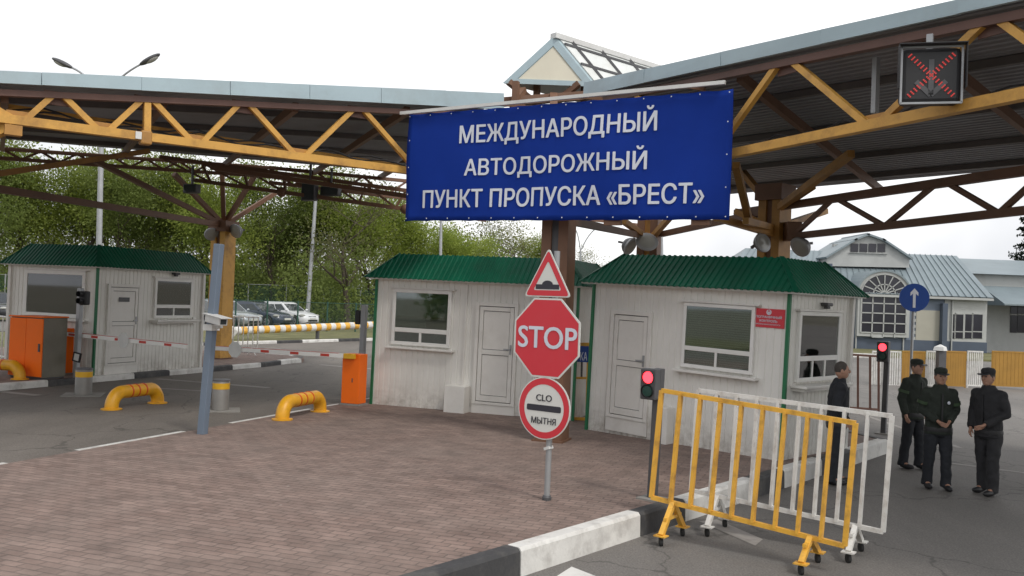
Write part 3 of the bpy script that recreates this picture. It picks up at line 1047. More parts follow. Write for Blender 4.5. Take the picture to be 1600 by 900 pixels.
# ---- left canopy: front edge runs from near the camera on the left to the middle
A0, A1 = Vector((-6.5, 11.4, 0)), Vector((-1.74, 14.9, 0))
adir = (A1 - A0).normalized(); anrm = Vector((-adir.y, adir.x, 0))          # anrm points to the back
fr_c = [VP(0, 185, A0, A1), VP(212, 210, A0, A1), VP(400, 234, A0, A1), VP(640, 267, A0, A1)]
c_in, c_out = fr_c[0], fr_c[-1]
def chordL(t):   # t along the front line in metres from A0
    k = (t) / ((fr_c[-1] - fr_c[0]).dot(adir))
    return lin(fr_c[0], fr_c[-1], k)
fbot0, fbot1 = VP(0, 133, A0, A1), VP(780, 173, A0, A1)
ftop0, ftop1 = VP(0, 114, A0, A1), VP(780, 148, A0, A1)
tL = (fbot1 - fbot0).dot(adir)
ext = -3.2 / tL
fb0, ft0 = lin(fbot0, fbot1, ext), lin(ftop0, ftop1, ext)
fb1, ft1 = fbot1, ftop1
rootL = thing("left_canopy".replace("left_", ""), "long pale-edged steel canopy over the left lane, ending behind the blue banner's left side", "canopy", (-8.5, 26.2, 0), YAW)
off = anrm * -.16
fm = MB()
n = 9
for i in range(n):
    a, b = i / n, (i + 1) / n
    j = rnd.uniform(-.012, .012)
    P = [lin(fb0, fb1, a), lin(fb0, fb1, b), lin(ft0, ft1, b), lin(ft0, ft1, a)]
    P[1] = P[1] - adir * .006; P[2] = P[2] - adir * .006
    fm.prism([p + off + anrm * j for p in P], anrm * .05)
fascL = fm.build("fascia", M['fascia'], rootL, world=True)
# roof sheet
bz0, bz1 = 5.42, 6.05
tb0, tb1 = -3.2, 11.8
def backL(t, z): return Vector((A0.x, A0.y, 0)) + adir * t + anrm * 12.0 + Z * z
bk0, bk1 = backL(tb0, bz0), backL(tb1, bz1)
rm = MB()
fr0, fr1 = lin(fb0, ft0, .75) + off * .4, lin(fb1, ft1, .75) + off * .4
skin_between(rm, fr0, fr1, bk0, bk1, 78, .035)
rm.build("roof", M['deck'], rootL, world=True, recalc=False)
# front truss: bottom chord, top chord, diagonals
tm = MB()
t_end = (fr_c[-1] - fr_c[0]).dot(adir) + .7
cs, ce = chordL(-3.2), chordL(t_end)
tm.bar(cs, ce, .12, .115)
trL = tm.build("front_truss", M['yellow'], rootL, world=True)
def topL(px, py=150):
    p = VP(px, py, A0, A1); t = (p - A0).dot(adir)
    k = (t + 3.2) / (tL + 3.2)
    q = lin(fb0, fb1, k); return q - Z * .10
tc_ = MB(); tc_.bar(topL(-230), topL(790), .11, .08); tc_.build("top_chord", M['redbrown'], trL, world=True)
def chL(px):
    p = VP(px, 220, A0, A1); return chordL((p - A0).dot(adir))
apex = [-180, -45, 105, 243, 393, 570]
node = [-112, 42, 172, 318, 478, 668]
pairs = []
for i in range(len(apex)):
    if i: pairs.append((topL(apex[i] - 8), chL(node[i - 1] + 6)))
    pairs.append((topL(apex[i] + 8), chL(node[i] - 6)))
brace_set(trL, pairs, .075, M['yellow'])
brace_set(trL, [(topL(243), chL(240))], .09, M['yellow'], "post")
g_ = MB(); p = chL(238); g_.box(-.075, .075, -.075, .075, -.11, .08, Matrix.Translation(p) @ Matrix.Rotation(math.atan2(adir.y, adir.x), 4, 'Z')); g_.build("gusset", M['ochre'], trL, world=True, bevel=.02)
g_ = MB(); p = chL(225); g_.box(-.04, .04, -.085, -.064, -.05, .05, Matrix.Translation(p) @ Matrix.Rotation(math.atan2(adir.y, adir.x), 4, 'Z')); g_.build("junction_box", M['rail'], trL, world=True)
# a second, thinner tie behind the front truss
tie = MB(); tie.bar(chordL(-3) + anrm * 1.6 + Z * .5, chordL(t_end) + anrm * 1.6 + Z * .32, .07, .07); tie.build("tie_rod", M['yellow'], rootL, world=True)
# purlins under the deck and ribs running back
for k in (.2, .42, .64, .84):
    q = MB(); q.bar(lin(fr0, bk0, k) - Z * .06, lin(fr1, bk1, k) - Z * .06, .07, .10); q.build("purlin", M['purlin'], rootL, world=True)
for t in (.12, .3, .48, .66, .84, .985):
    a, b = lin(fr0, fr1, t) - Z * .24, lin(bk0, bk1, t) - Z * .24
    q = MB(); q.bar(a + anrm * .25, b, .09, .14); q.build("rafter", M['brown'], rootL, world=True)
for i in range(len(node) - 1):
    p = chL(node[i]); g_ = MB(); g_.box(-.15, .15, -.012, .012, -.05, .13, Matrix.Translation(p + anrm * .045) @ Matrix.Rotation(math.atan2(adir.y, adir.x), 4, 'Z')); g_.build("gusset", M['ochre'], trL, world=True)
for i in range(1, len(apex)):
    p = topL(apex[i]); g_ = MB(); g_.box(-.16, .16, -.012, .012, -.12, .06, Matrix.Translation(p + anrm * .045) @ Matrix.Rotation(math.atan2(adir.y, adir.x), 4, 'Z')); g_.build("gusset", M['redbrown'], trL, world=True)
for k_, dz in ((0, .0), (1, .05)):
    pts = []
    for i in range(41):
        t = -1.5 + 8.2 * i / 40
        pts.append(chordL(t) + anrm * (.35 + .12 * k_) + Z * (.20 + dz + .035 * math.sin(i * 1.3 + k_) - .05 * abs(math.sin(i * math.pi / 10))))
    q = MB(); q.tube(pts, .014, 6); q.build("cable", M['black'], rootL, world=True, smooth=True)
# column and the fan of struts at its head
baseA = G(346, 560, ISLE)
hubA = D(350, 352, baseA.y)
colA = column(rootL, Vector((hubA.x, baseA.y, ISLE)), hubA.z + .12, .50, YAW, M['yellow'], M['brown'])
hub = Vector((hubA.x, baseA.y, hubA.z))
struts = [((150, 252), 22.0), ((272, 272), 24.5), ((347, 262), 25.6), ((438, 297), 27.8), ((402, 268), 26.0)]
for (px, py), y in struts:
    q = MB(); q.bar(hub, D(px, py, y), .12, .12); q.build("strut", M['brown'], rootL, world=True)
q = MB(); q.bar(hub, D(-90, 281, 17.0), .13, .15); q.build("tie_beam", M['brown'], rootL, world=True)
q = MB(); q.bar(D(-40, 277, 17.5), D(232, 236, 21.5), .11, .12); q.build("tie_beam", M['ochre'], rootL, world=True)
# near arm at the far left, coming down from the front chord
q = MB(); a = chL(32) - Z * .06; q.bar(a, a + Vector((-1.6, -.1, -.85)), .13, .13); q.build("near_strut", M['yellow'], rootL, world=True)
g_ = MB(); g_.box(-.10, .10, -.075, .075, -.09, .04, Matrix.Translation(a - Z * .05) @ Matrix.Rotation(math.atan2(adir.y, adir.x), 4, 'Z')); g_.build("gusset", M['ochre'], rootL, world=True)
# lattice girders at the back
def girder(parent, p0, p1, q0, q1, n, m, w=.11, wb=.07, posts=False, name="lattice_girder", nodes=()):
    mb = MB(); mb.bar(p0, p1, w, w); tr = mb.build(name, m, parent, world=True)
    mb = MB(); mb.bar(q0, q1, w, w); mb.build("bottom_chord", m, tr, world=True)
    pr = []
    for i in range(n):
        a, mid, b = i / n, (i + .5) / n, (i + 1) / n
        pr.append((lin(p0, p1, a), lin(q0, q1, mid)))
        pr.append((lin(q0, q1, mid), lin(p0, p1, b)))
    brace_set(tr, pr, wb, m)
    for k in nodes:
        mb = MB(); mb.ball(lin(q0, q1, k), .14, 10, 6); mb.build("node", m, tr, world=True, smooth=True)
    return tr
girder(rootL, D(250, 245, 24.0), D(760, 315, 24.5), D(300, 281, 24.0), D(760, 344, 24.5), 8, M['brown'], .10, .06, nodes=(.3, .72))
girder(rootL, D(-60, 228, 21.5), D(420, 262, 26.0), D(-60, 243, 21.5), D(420, 276, 26.0), 9, M['brown'], .09, .055)
q = MB(); q.bar(D(330, 262, 21.0), D(800, 330, 19.5), .10, .10); q.build('tie_beam', M['brown'], rootL, world=True)
girder(rootL, D(420, 262, 26.0), D(1000, 318, 31), D(420, 285, 26.0), D(1000, 352, 31), 9, M['brown'], .10, .06)

# ---- right canopy
B0, B1 = Vector((1.36, 15.3, 0)), Vector((4.8, 8.4, 0))
bdir = (B1 - B0).normalized(); bnrm = Vector((-bdir.y, bdir.x, 0))
rootR = thing("canopy", "dark steel canopy with pale blue edge on the right, carrying the red cross signal", "canopy", (5.2, 17.9, 0), R(-60))
q0, q1 = VP(924, 152, B0, B1), VP(1600, 7, B0, B1)
r0, r1 = VP(924, 131, B0, B1), VP(1600, -16, B0, B1)
e_ = 1.85  # front edge run on past the view, to shade the right lane
qb0, qb1, rt0, rt1 = q0, lin(q0, q1, e_), r0, lin(r0, r1, e_)
offR = -bnrm * .16
fm = MB()
for i in range(8):
    a, b = i / 8, (i + 1) / 8
    P = [lin(qb0, qb1, a), lin(qb0, qb1, b) - bdir * .006, lin(rt0, rt1, b) - bdir * .006, lin(rt0, rt1, a)]
    fm.prism([p + offR + bnrm * rnd.uniform(-.01, .01) for p in P], bnrm * .05)
fm.build("fascia", M['fascia'], rootR, world=True)
kb0, kb1 = Vector((5.0, 23.0, 5.0)), Vector((16.2, 6.9, 4.8))  # back edge stretched out of view as well, for more shade
rm = MB()
sr0, sr1 = lin(qb0, rt0, .75) + offR * .4, lin(qb1, rt1, .75) + offR * .4
skin_between(rm, sr0, sr1, kb0, kb1, 56, .035)
rm.build("roof", M['deck'], rootR, world=True, recalc=False)
ch0, ch1 = VP(1120, 245, B0, B1), VP(1600, 147, B0, B1)
chE = lin(ch0, ch1, 1.3)
chS = lin(ch0, ch1, -.25)
tm = MB(); tm.bar(chS, chE, .12, .115); trR = tm.build("front_truss", M['yellow'], rootR, world=True)
def along(px, a, b):
    p = VP(px, 200, B0, B1); k = (p - a).dot(bdir) / (b - a).dot(bdir); return lin(a, b, k)
tpo = (q0 - Z * .10, q1 - Z * .10)
tc_ = MB(); tc_.bar(along(930, *tpo), along(1780, *tpo), .11, .09); tc_.build("top_chord", M['redbrown'], trR, world=True)
prs = []
ap, nd = [980, 1224, 1545, 1790], [1105, 1366, 1700]
for i, a in enumerate(ap):
    if i: prs.append((along(a - 12, *tpo), along(nd[i - 1] + 8, ch0, ch1)))
    if i < 3: prs.append((along(a + 12, *tpo), along(nd[i] - 8, ch0, ch1)))
brace_set(trR, prs, .078, M['yellow'])
for a in (nd[1],):
    p = along(a, ch0, ch1); g_ = MB(); g_.box(-.16, .16, -.012, .012, -.05, .13, Matrix.Translation(p + bnrm * .045) @ Matrix.Rotation(math.atan2(bdir.y, bdir.x), 4, 'Z')); g_.build("gusset", M['ochre'], trR, world=True)
for a in ap[1:3]:
    p = along(a, *tpo); g_ = MB(); g_.box(-.17, .17, -.012, .012, -.13, .06, Matrix.Translation(p + bnrm * .045) @ Matrix.Rotation(math.atan2(bdir.y, bdir.x), 4, 'Z')); g_.build("gusset", M['redbrown'], trR, world=True)
pts = [lin(ch0, ch1, -.1 + 1.3 * i / 40) + bnrm * .4 + Z * (.22 - .05 * abs(math.sin(i * math.pi / 8)) + .02 * math.sin(i * 1.7)) for i in range(41)]
q = MB(); q.tube(pts, .013, 6); q.build("cable", M['black'], rootR, world=True, smooth=True)
tie = MB(); tie.bar(lin(ch0, ch1, -.1) + bnrm * 1.3 + Z * .38, lin(ch0, ch1, 1.2) + bnrm * 1.1 + Z * .36, .06, .06); tie.build("tie_rod", M['yellow'], rootR, world=True)
hm = MB(); p = along(1318, *tpo) + bnrm * .5; hm.bar(p - Z * .0, p - Z * .66, .065, .065, up=bdir); hm.build("hanger", M['steel'], rootR, world=True)
for k in (.22, .46, .70, .9):
    q = MB(); q.bar(lin(sr0, kb0, k) - Z * .06, lin(sr1, kb1, k) - Z * .06, .07, .10); q.build("purlin", M['purlin'], rootR, world=True)
for t in (.02, .25, .45, .65, .85):
    q = MB(); q.bar(lin(sr0, sr1, t) - Z * .24 + bnrm * .25, lin(kb0, kb1, t) - Z * .24, .09, .14); q.build("rafter", M['brown'], rootR, world=True)
# right-hand column behind the right booth, and its girder
Rc = Vector(((1209 - 800) / 1400 * 17.9, 17.9, 0)); Rc = D(1209, 380, 17.9)
hubR = D(1209, 350, 17.9)
colR = column(rootR, Vector((Rc.x, 17.9, 0)), 4.62, .47, R(-45), M['ochre'], M['brown'])
ga, gb = Vector((Rc.x, 17.9, 0)), Vector((7.1, 12.4, 0))
gt0, gt1 = VP(1150, 333, ga, gb), VP(1600, 267, ga, gb)
gb0, gb1 = VP(1241, 369, ga, gb), VP(1600, 329, ga, gb)
grd = MB(); grd.bar(gt0, lin(gt0, gt1, 1.25), .12, .14); gr = grd.build("lattice_girder", M['brown'], rootR, world=True)
mb = MB(); mb.bar(gb0, lin(gb0, gb1, 1.35), .11, .12); mb.build("bottom_chord", M['brown'], gr, world=True)
gd = (gb - ga).normalized()
def onl(px, a, b):
    p = VP(px, 300, ga, gb); k = (p - a).dot(gd) / (b - a).dot(gd); return lin(a, b, k)
gp = [(1307, 'T', 1384, 'B'), (1384, 'B', 1462, 'T'), (1478, 'T', 1562, 'B'), (1562, 'B', 1640, 'T'), (1655, 'T', 1730, 'B'), (1241, 'B', 1302, 'T')]
brace_set(gr, [(onl(a, *((gt0, gt1) if s == 'T' else (gb0, gb1))), onl(b, *((gt0, gt1) if u == 'T' else (gb0, gb1)))) for a, s, b, u in gp], .075, M['brown'])
for (px, py, y) in ((1155, 262, 19.5), (1270, 290, 16.5), (1330, 240, 14.5), (1150, 330, 18.6), (1290, 330, 20.0), (1165, 345, 16.2)):
    q = MB(); q.bar(Vector((Rc.x, 17.9, 4.1 if py < 320 else 3.75)), D(px, py, y), .12, .12); q.build("strut", M['ochre'], rootR, world=True)
mb = MB(); Mx = Matrix.Translation(Vector((Rc.x + .25, 17.6, 3.66))); mb.box(-.13, .17, -.15, .15, -.17, .2, Mx); mb.build("node_box", M['brown'], rootR, world=True, bevel=.02)

# ---- middle column, in front of the gap between the booths, with its beams
rootM = thing("middle_frame".replace("middle_frame", "support_frame"), "rust brown column and beams under the blue banner, behind the STOP sign", "column", (.46, 13.75, 0), YAW)
mc = D(865, 600, 13.75)
column(rootM, Vector((mc.x, 13.75, 0)), 4.2, .42, YAW, M['brown'], M['dsteel'])
col2 = D(1014, 380, 22.0)
column(rootM, Vector((col2.x, 22.0, 0)), 5.2, .50, YAW, M['brown'], M['ochre'])
q = MB(); q.bar(Vector((mc.x, 13.75, 3.40)), D(1000, 368, 21.7), .12, .13); q.build("tie_beam", M['brown'], rootM, world=True)
q = MB(); q.bar(D(1034, 366, 22.0), D(1200, 330, 17.9), .12, .13); q.build("tie_beam", M['brown'], rootM, world=True)
for (px, py, y, px2, py2, y2) in ((975, 346, 20, 1012, 372, 21.8), (1055, 330, 20, 1018, 372, 21.8), (1150, 258, 15, 1172, 352, 17), (1120, 340, 16, 1205, 365, 17.7)):
    q = MB(); q.bar(D(px, py, y), D(px2, py2, y2), .12, .12); q.build("strut", M['ochre'], rootM, world=True)
# frame carrying the skylight, rising between the two roofs
for (px, y) in ((805, 16.6), (838, 17.4), (912, 17.4), (935, 18.2)):
    a = D(px, 165, y); q = MB(); q.bar(a - Z * .9, a + Z * .45, .11, .11, up=EX); q.build("post", M['brown'], rootM, world=True)
for (p0, p1) in (((795, 128, 17.0), (850, 172, 17.4)), ((905, 130, 17.0), (870, 160, 17.2)), ((850, 172, 17.4), (800, 160, 18)), ((930, 135, 17.4), (950, 165, 18.5)), ((818, 140, 17), (800, 165, 16.6))):
    q = MB(); q.bar(D(*p0), D(*p1), .12, .10); q.build("strut", M['brown'], rootM, world=True)
q = MB(); q.bar(D(780, 160, 16.8), D(960, 146, 17.2), .14, .16); q.build("ring_beam", M['brown'], rootM, world=True)
q = MB(); q.bar(D(640, 262, 15.6), D(1150, 240, 14.2), .13, .15); q.build("ring_beam", M['brown'], rootM, world=True)
q = MB(); q.bar(D(865, 250, 14.0), D(865, 150, 17.0), .14, .14); q.build("strut", M['brown'], rootM, world=True)

# ---- skylight
sk = thing("skylight", "glazed gabled skylight raised on the roof above the blue banner", "skylight", D(860, 140, 17.6))
yS = 17.0
gA, gT, gB = D(785, 141, yS), D(866, 56, yS), D(931, 124, yS)
gB.z = gA.z = (gA.z + gB.z) / 2
gT.x = (gA.x + gB.x) / 2 + .06
rd = Vector((2.5, 2.2, 0)).normalized()
Ls = 3.3
fwd = rd
# gable frame
def inset(tri, k):
    c = sum(tri, Vector()) / 3
    return [c + (p - c) * k for p in tri]
tri = [gA, gB, gT]
inn = inset(tri, .70)
gm = MB()
for i in range(3):
    a, b = tri[i], tri[(i + 1) % 3]; c, d = inn[(i + 1) % 3], inn[i]
    gm.prism([a, b, c, d], fwd * .08)
gf = gm.build("gable_frame", M['fascia'], sk, world=True)
pm = MB(); pm.prism([p + fwd * .03 for p in inset(tri, .705)], fwd * .02)
M['fibre'] = mat("cream translucent sheet", (.66, .62, .50), .5, .06, 1.2)
M['fibre2'] = mat("frosted roof glazing", (.68, .70, .68), .3, .08, 1.5, dirt=(.45, .43, .36), damt=.5, dscale=2)
pm.build("gable_panel", M['fibre'], gf, world=True)
for s, (lo, nm) in enumerate(((gB, "glazing"), (gA, "glazing"))):
    a, b, c, d = lo + fwd * .085, lo + fwd * Ls, gT + fwd * Ls, gT + fwd * .085
    g2 = MB(); nrm = (b - a).cross(d - a).normalized() * .02
    g2.prism([a, b, c, d], nrm)
    gz = g2.build(nm, M['fibre2'], sk, world=True)
    for k in (.10, .36, .62, .88):
        q = MB(); q.bar(lin(a, b, k) + nrm * 1.5 * (1 if nrm.z > 0 else -1), lin(d, c, k) + nrm * 1.5 * (1 if nrm.z > 0 else -1), .05, .05); q.build("glazing_bar", M['dsteel'], gz, world=True)
    for k in (.45, .84):
        q = MB(); q.bar(lin(a, d, k) + nrm * 1.5 * (1 if nrm.z > 0 else -1), lin(b, c, k) + nrm * 1.5 * (1 if nrm.z > 0 else -1), .04, .04); q.build("glazing_bar", M['dsteel'], gz, world=True)
q = MB(); q.bar(gT - fwd * .02, gT + fwd * Ls, .16, .10); q.build("ridge_cap", M['rail'], sk, world=True)
q = MB(); q.prism([p + fwd * Ls for p in tri], fwd * .02); q.build("back_panel", M['fibre'], sk, world=True)

# ---- banner
bl_, br_ = D(635, 300, 14.5), D(1142, 260, 11.8)
Ba, Bb = Vector((bl_.x, bl_.y, 0)), Vector((br_.x, br_.y, 0))
bd = (Bb - Ba).normalized(); bn = Vector((bd.y, -bd.x, 0))      # bn faces the camera
zt = (VP(638, 178, Ba, Bb).z + VP(1145, 138, Ba, Bb).z) / 2
zl_t, zr_t = VP(638, 179, Ba, Bb).z, VP(1145, 139, Ba, Bb).z
zl_b, zr_b = VP(633, 346, Ba, Bb).z, VP(1140, 344, Ba, Bb).z
WB = (Bb - Ba).length
ban = thing("banner", "large blue banner with white Cyrillic lettering hung under the canopies", "banner", Vector(((Ba.x + Bb.x) / 2, (Ba.y + Bb.y) / 2, zl_b)), math.atan2(bd.y, bd.x))
def PB(u, z, d): return Ba + bd * u + bn * d + Z * z
# a canvas with gentle slack
nu, nv = 60, 20
def slack(u, v):
    return (.026 * math.sin(u * 2.1 + v * 1.2) * math.sin(v * math.pi) + .014 * math.sin(u * 5.3 + v * 3) * v * (1 - v) * 3
            + .006 * math.sin(u * 15.5) * (abs(v - .5) * 2) ** 3 + .007 * math.sin(u * 3.1 - v * 7))
cv = MB()
vs, fs = [], []
for i in range(nu + 1):
    for j in range(nv + 1):
        u, v = i / nu, j / nv
        zb = zl_b + (zr_b - zl_b) * u; zt_ = zl_t + (zr_t - zl_t) * u
        scal = .012 * abs(math.sin(u * math.pi * 13)) * (v ** 6 - (1 - v) ** 6)
        vs.append(PB(u * WB, zb + (zt_ - zb) * v - scal, slack(u * WB, v)))
for i in range(nu):
    for j in range(nv):
        a = i * (nv + 1) + j
        fs.append((a, a + nv + 1, a + nv + 2, a + 1))
cv.add(vs, fs)
canvas = cv.build("canvas", M['blue'], ban, world=True, smooth=True, recalc=False)
sm = canvas.modifiers.new("thick", 'SOLIDIFY'); sm.thickness = .006; sm.offset = -1
def PBs(u, z, d):
    f = u / WB; a = zl_b + (zr_b - zl_b) * f; b = zl_t + (zr_t - zl_t) * f
    return PB(u, z, slack(u, (z - a) / (b - a)) + d)
def uzB(px, py):
    p = VP(px, py, Ba, Bb); return (p - Ba).dot(bd), p.z
for s, (x0, y0), (x1, y1), (cx, cy), in (("МЕЖДУНАРОДНЫЙ", (719, 224), (1026, 203.5), (719, 199)),
                                        ("АВТОДОРОЖНЫЙ", (727, 274.5), (1010, 264), (727, 251)),
                                        ("ПУНКТ ПРОПУСКА «БРЕСТ»", (662, 325), (1100, 317), (662, 300))):
    u0, z0 = uzB(x0, y0); u1, z1 = uzB(x1, y1); zc = uzB(cx, cy)[1]
    lettering("lettering", s, u0, u1, z0, zc - z0, PBs, .012, M['letter'], ban, .030, world=True, slope=(z1 - z0) / (u1 - u0))
gr_pts = []
for k in range(14):
    u = .04 + (WB - .08) * k / 13
    f = u / WB
    gr_pts.append((u, zl_b + (zr_b - zl_b) * f + .045)); gr_pts.append((u, zl_t + (zr_t - zl_t) * f - .045))
for k in range(1, 4):
    gr_pts.append((.05, zl_b + (zl_t - zl_b) * k / 4)); gr_pts.append((WB - .05, zr_b + (zr_t - zr_b) * k / 4))
for u, z in gr_pts:
    q = MB(); ring(q, u, z, .0, .010, PB, .035, 10); q.build("eyelet", M['letter'], ban, world=True, recalc=False)
q = MB()
ra, rb = VP(629, 178, Ba, Bb) + bn * .05, VP(1135, 130, Ba, Bb) + bn * .05
q.bar(ra, rb, .05, .05); q.build("top_rail", M['rail'], ban, world=True)
for k in (.1, .35, .6, .9):
    q = MB(); a = lin(ra, rb, k); q.bar(a - bn * .02, a - bn * .75 + Z * .12, .05, .05); q.build("bracket", M['brown'], ban, world=True)
for px in (955, 1093):
    p = VP(px, 346, Ba, Bb) - bn * .06
    q = MB(); q.box(-.13, .13, -.03, .03, -.05, .03, Matrix.Translation(p) @ Matrix.Rotation(math.atan2(bd.y, bd.x), 4, 'Z')); q.build("bottom_clamp", M['brown'], ban, world=True)

# ---- red cross lane signal hung from the right canopy
xs = thing("lane_signal", "square lane signal showing a red cross, hung under the right canopy", "signal", D(1453, 120, VP(1453, 120, B0, B1).y - .34), R(-14))
cxm = world_of(xs)
S = .285
bx = MB(); bx.box(-S, S, -.06, .12, -S, S); bxo = bx.build("housing", M['black'], xs, bevel=.05)
fo = MB()
fo.box(-S - .004, S + .004, -.085, -.062, S - .012, S + .008); fo.box(-S - .004, S + .004, -.085, -.062, -S - .008, -S + .012)
fo.box(-S - .008, -S + .012, -.085, -.062, -S, S); fo.box(S - .012, S + .008, -.085, -.062, -S, S)
fo.build("rim", M['steel'], bxo)
hood = MB(); hood.box(-S - .03, S + .03, -.17, -.06, S + .012, S + .022); hood.box(-S - .032, -S - .022, -.15, -.06, -S * .5, S + .012); hood.box(S + .022, S + .032, -.15, -.06, -S * .5, S + .012)
hood.build("hood", M['black'], xs)
ld = MB()
for d1 in (-1, 1):
    for k in range(-7, 8):
        for o in (-1, 0, 1):
            x = k * .029 + o * .012 * -d1; z = d1 * k * .029 + o * .012
            Mx = Matrix.Translation((x, -.0655, z)) @ Matrix.Rotation(R(45), 4, 'Y')
            ld.box(-.0065, .0065, -.004, .004, -.0065, .0065, Mx)
ld.build("cross_lamp", M['ledx'], xs)
ar = MB()
for (a, b) in (((0, .16), (0, -.2)), ((-.14, -.06), (0, -.2)), ((.14, -.06), (0, -.2))):
    ar.bar(Vector((a[0], -.064, a[1])), Vector((b[0], -.064, b[1])), .05, .004, up=Vector((0, 1, 0)))
ar.build("arrow_lens", M['dsteel'], bxo)
q = MB(); q.bar((0, .05, S), (0, .05, S + .16), .06, .06, up=EX); q.build("hanger", M['steel'], xs)

# ------------------------------------------------------------------ road signs on one post
ys = 9.25
sb = G(851, 782, 0)
syaw = R(-36)
sg = thing("road_sign", "speed hump, STOP and customs signs stacked on one grey post in front of the booths", "road sign", sb, syaw)
sM = world_of(sg)
def sp(px, py):
    p = local_hit(sM, px, py, 1, 0.0); return p.x, p.z
q = MB(); q.tube([(0, .04, 0), (0.02, .04, sp(857, 392)[1])], .032, 12); q.build("post", M['steel'], sg, smooth=True)
q = MB(); q.lathe([(.05, 0), (.05, .03), (.04, .05)], (0, .04, 0), 12); q.build("base_collar", M['dsteel'], sg)
q = MB(); q.bar((-.035, .04, .54), (.035, .035, .565), .075, .03); q.build("clamp", M['rail'], sg)
PS = lambda u, z, d: Vector((u, -d, z))
def rounded(pts, r, n=5):
    out = []
    m = len(pts)
    for i in range(m):
        a, b, c = Vector(pts[i - 1]), Vector(pts[i]), Vector(pts[(i + 1) % m])
        d1, d2 = (a - b).normalized(), (c - b).normalized()
        for k in range(n + 1):
            t = k / n
            p = (b + d1 * r) * (1 - t) ** 2 + b * 2 * t * (1 - t) + (b + d2 * r) * t * t
            out.append((p.x, p.y))
    return out
def plate2(name, pts, d, th, m, parent, P=PS):
    mb = MB(); mb.prism([P(u, z, d) for u, z in pts], P(0, 0, th) - P(0, 0, 0)); return mb.build(name, m, parent)
def face2(name, pts, d, m, parent, P=PS):
    mb = MB(); mb.add([P(u, z, d) for u, z in pts], [tuple(range(len(pts)))]); return mb.build(name, m, parent, recalc=False)
def frame2(name, outer, inner, d, m, parent, P=PS):
    mb = MB(); n = len(outer)
    mb.add([P(u, z, d) for u, z in outer] + [P(u, z, d) for u, z in inner], [(i, (i + 1) % n, n + (i + 1) % n, n + i) for i in range(n)])
    return mb.build(name, m, parent, recalc=False)
def scaled(pts, k, c=None):
    cx = sum(p[0] for p in pts) / len(pts) if c is None else c[0]
    cy = sum(p[1] for p in pts) / len(pts) if c is None else c[1]
    return [(cx + (x - cx) * k, cy + (y - cy) * k) for x, y in pts]
# triangle
u0, z0 = sp(820, 462); u1, _ = sp(893, 466); uT, zT = sp(857, 387)
uc = (u0 + u1) / 2; hw = (u1 - u0) / 2
zb_ = (z0 + sp(893, 466)[1]) / 2
tri = rounded([(uc - hw, zb_), (uc + hw, zb_), (uc, zT)], .05)
tc3 = (uc, zb_ + (zT - zb_) / 3)
tp = plate2("warning_triangle", tri, .0, .012, M['swhite'], sg)
frame2("red_border", scaled(tri, .93, tc3), scaled(tri, .60, tc3), .0145, M['sred'], tp)
hz = zb_ + (zT - zb_) * .155
w2 = hw * .50
hump = [(uc - w2, hz), (uc + w2, hz), (uc + w2, hz + .052)] + [(uc + w2 * .46 * math.cos(a), hz + .052 + .042 * math.sin(a)) for a in [math.pi * k / 8 for k in range(9)]] + [(uc - w2, hz + .052)]
face2("hump_symbol", hump, .0150, M['sblack'], tp)
# octagon
ul, ur = sp(805, 526)[0], sp(907, 526)[0]; zt_, zb_ = sp(857, 466)[1], sp(852, 590)[1]
uc, zc = (ul + ur) / 2, (zt_ + zb_) / 2; rx, rz = (ur - ul) / 2, (zt_ - zb_) / 2
k8 = math.tan(math.pi / 8)
octo = [(uc + rx * a, zc + rz * b) for a, b in ((1, k8), (k8, 1), (-k8, 1), (-1, k8), (-1, -k8), (-k8, -1), (k8, -1), (1, -k8))]
op = plate2("stop_octagon", octo, .0, .012, M['swhite'], sg)
face2("red_field", scaled(octo, .955), .0145, M['sred'], op)
(a0, b0), (a1, b1) = sp(811, 543), sp(902, 544)
ch = sp(811, 511)[1] - b0
lettering("lettering", "STOP", a0, a1, (b0 + b1) / 2 - .003, ch, PS, .0165, M['letter'], op, .028)
# customs disc
ul, ur = sp(811, 638)[0], sp(892, 638)[0]; zt_, zb_ = sp(852, 589)[1], sp(851, 687)[1]
uc, zc = (ul + ur) / 2, (zt_ + zb_) / 2; rx, rz = (ur - ul) / 2, (zt_ - zb_) / 2
disc = [(uc + rx * math.cos(2 * math.pi * k / 40), zc + rz * math.sin(2 * math.pi * k / 40)) for k in range(40)]
dp = plate2("customs_disc", disc, .0, .012, M['swhite'], sg)
frame2("red_ring", scaled(disc, .965), scaled(disc, .765), .0145, M['sred'], dp)
bar = rounded([(uc - rx * .66, zc - .033), (uc + rx * .66, zc - .033), (uc + rx * .66, zc + .033), (uc - rx * .66, zc + .033)], .02)
face2("black_bar", bar, .0150, M['sblack'], dp)
lettering("lettering", "CLO", uc - rx * .30, uc + rx * .30, zc + rz * .23, rz * .20, PS, .0150, M['sblack'], dp, .02)
lettering("lettering", "МЫТНЯ", uc - rx * .46, uc + rx * .48, zc - rz * .50, rz * .19, PS, .0150, M['sblack'], dp, .02)

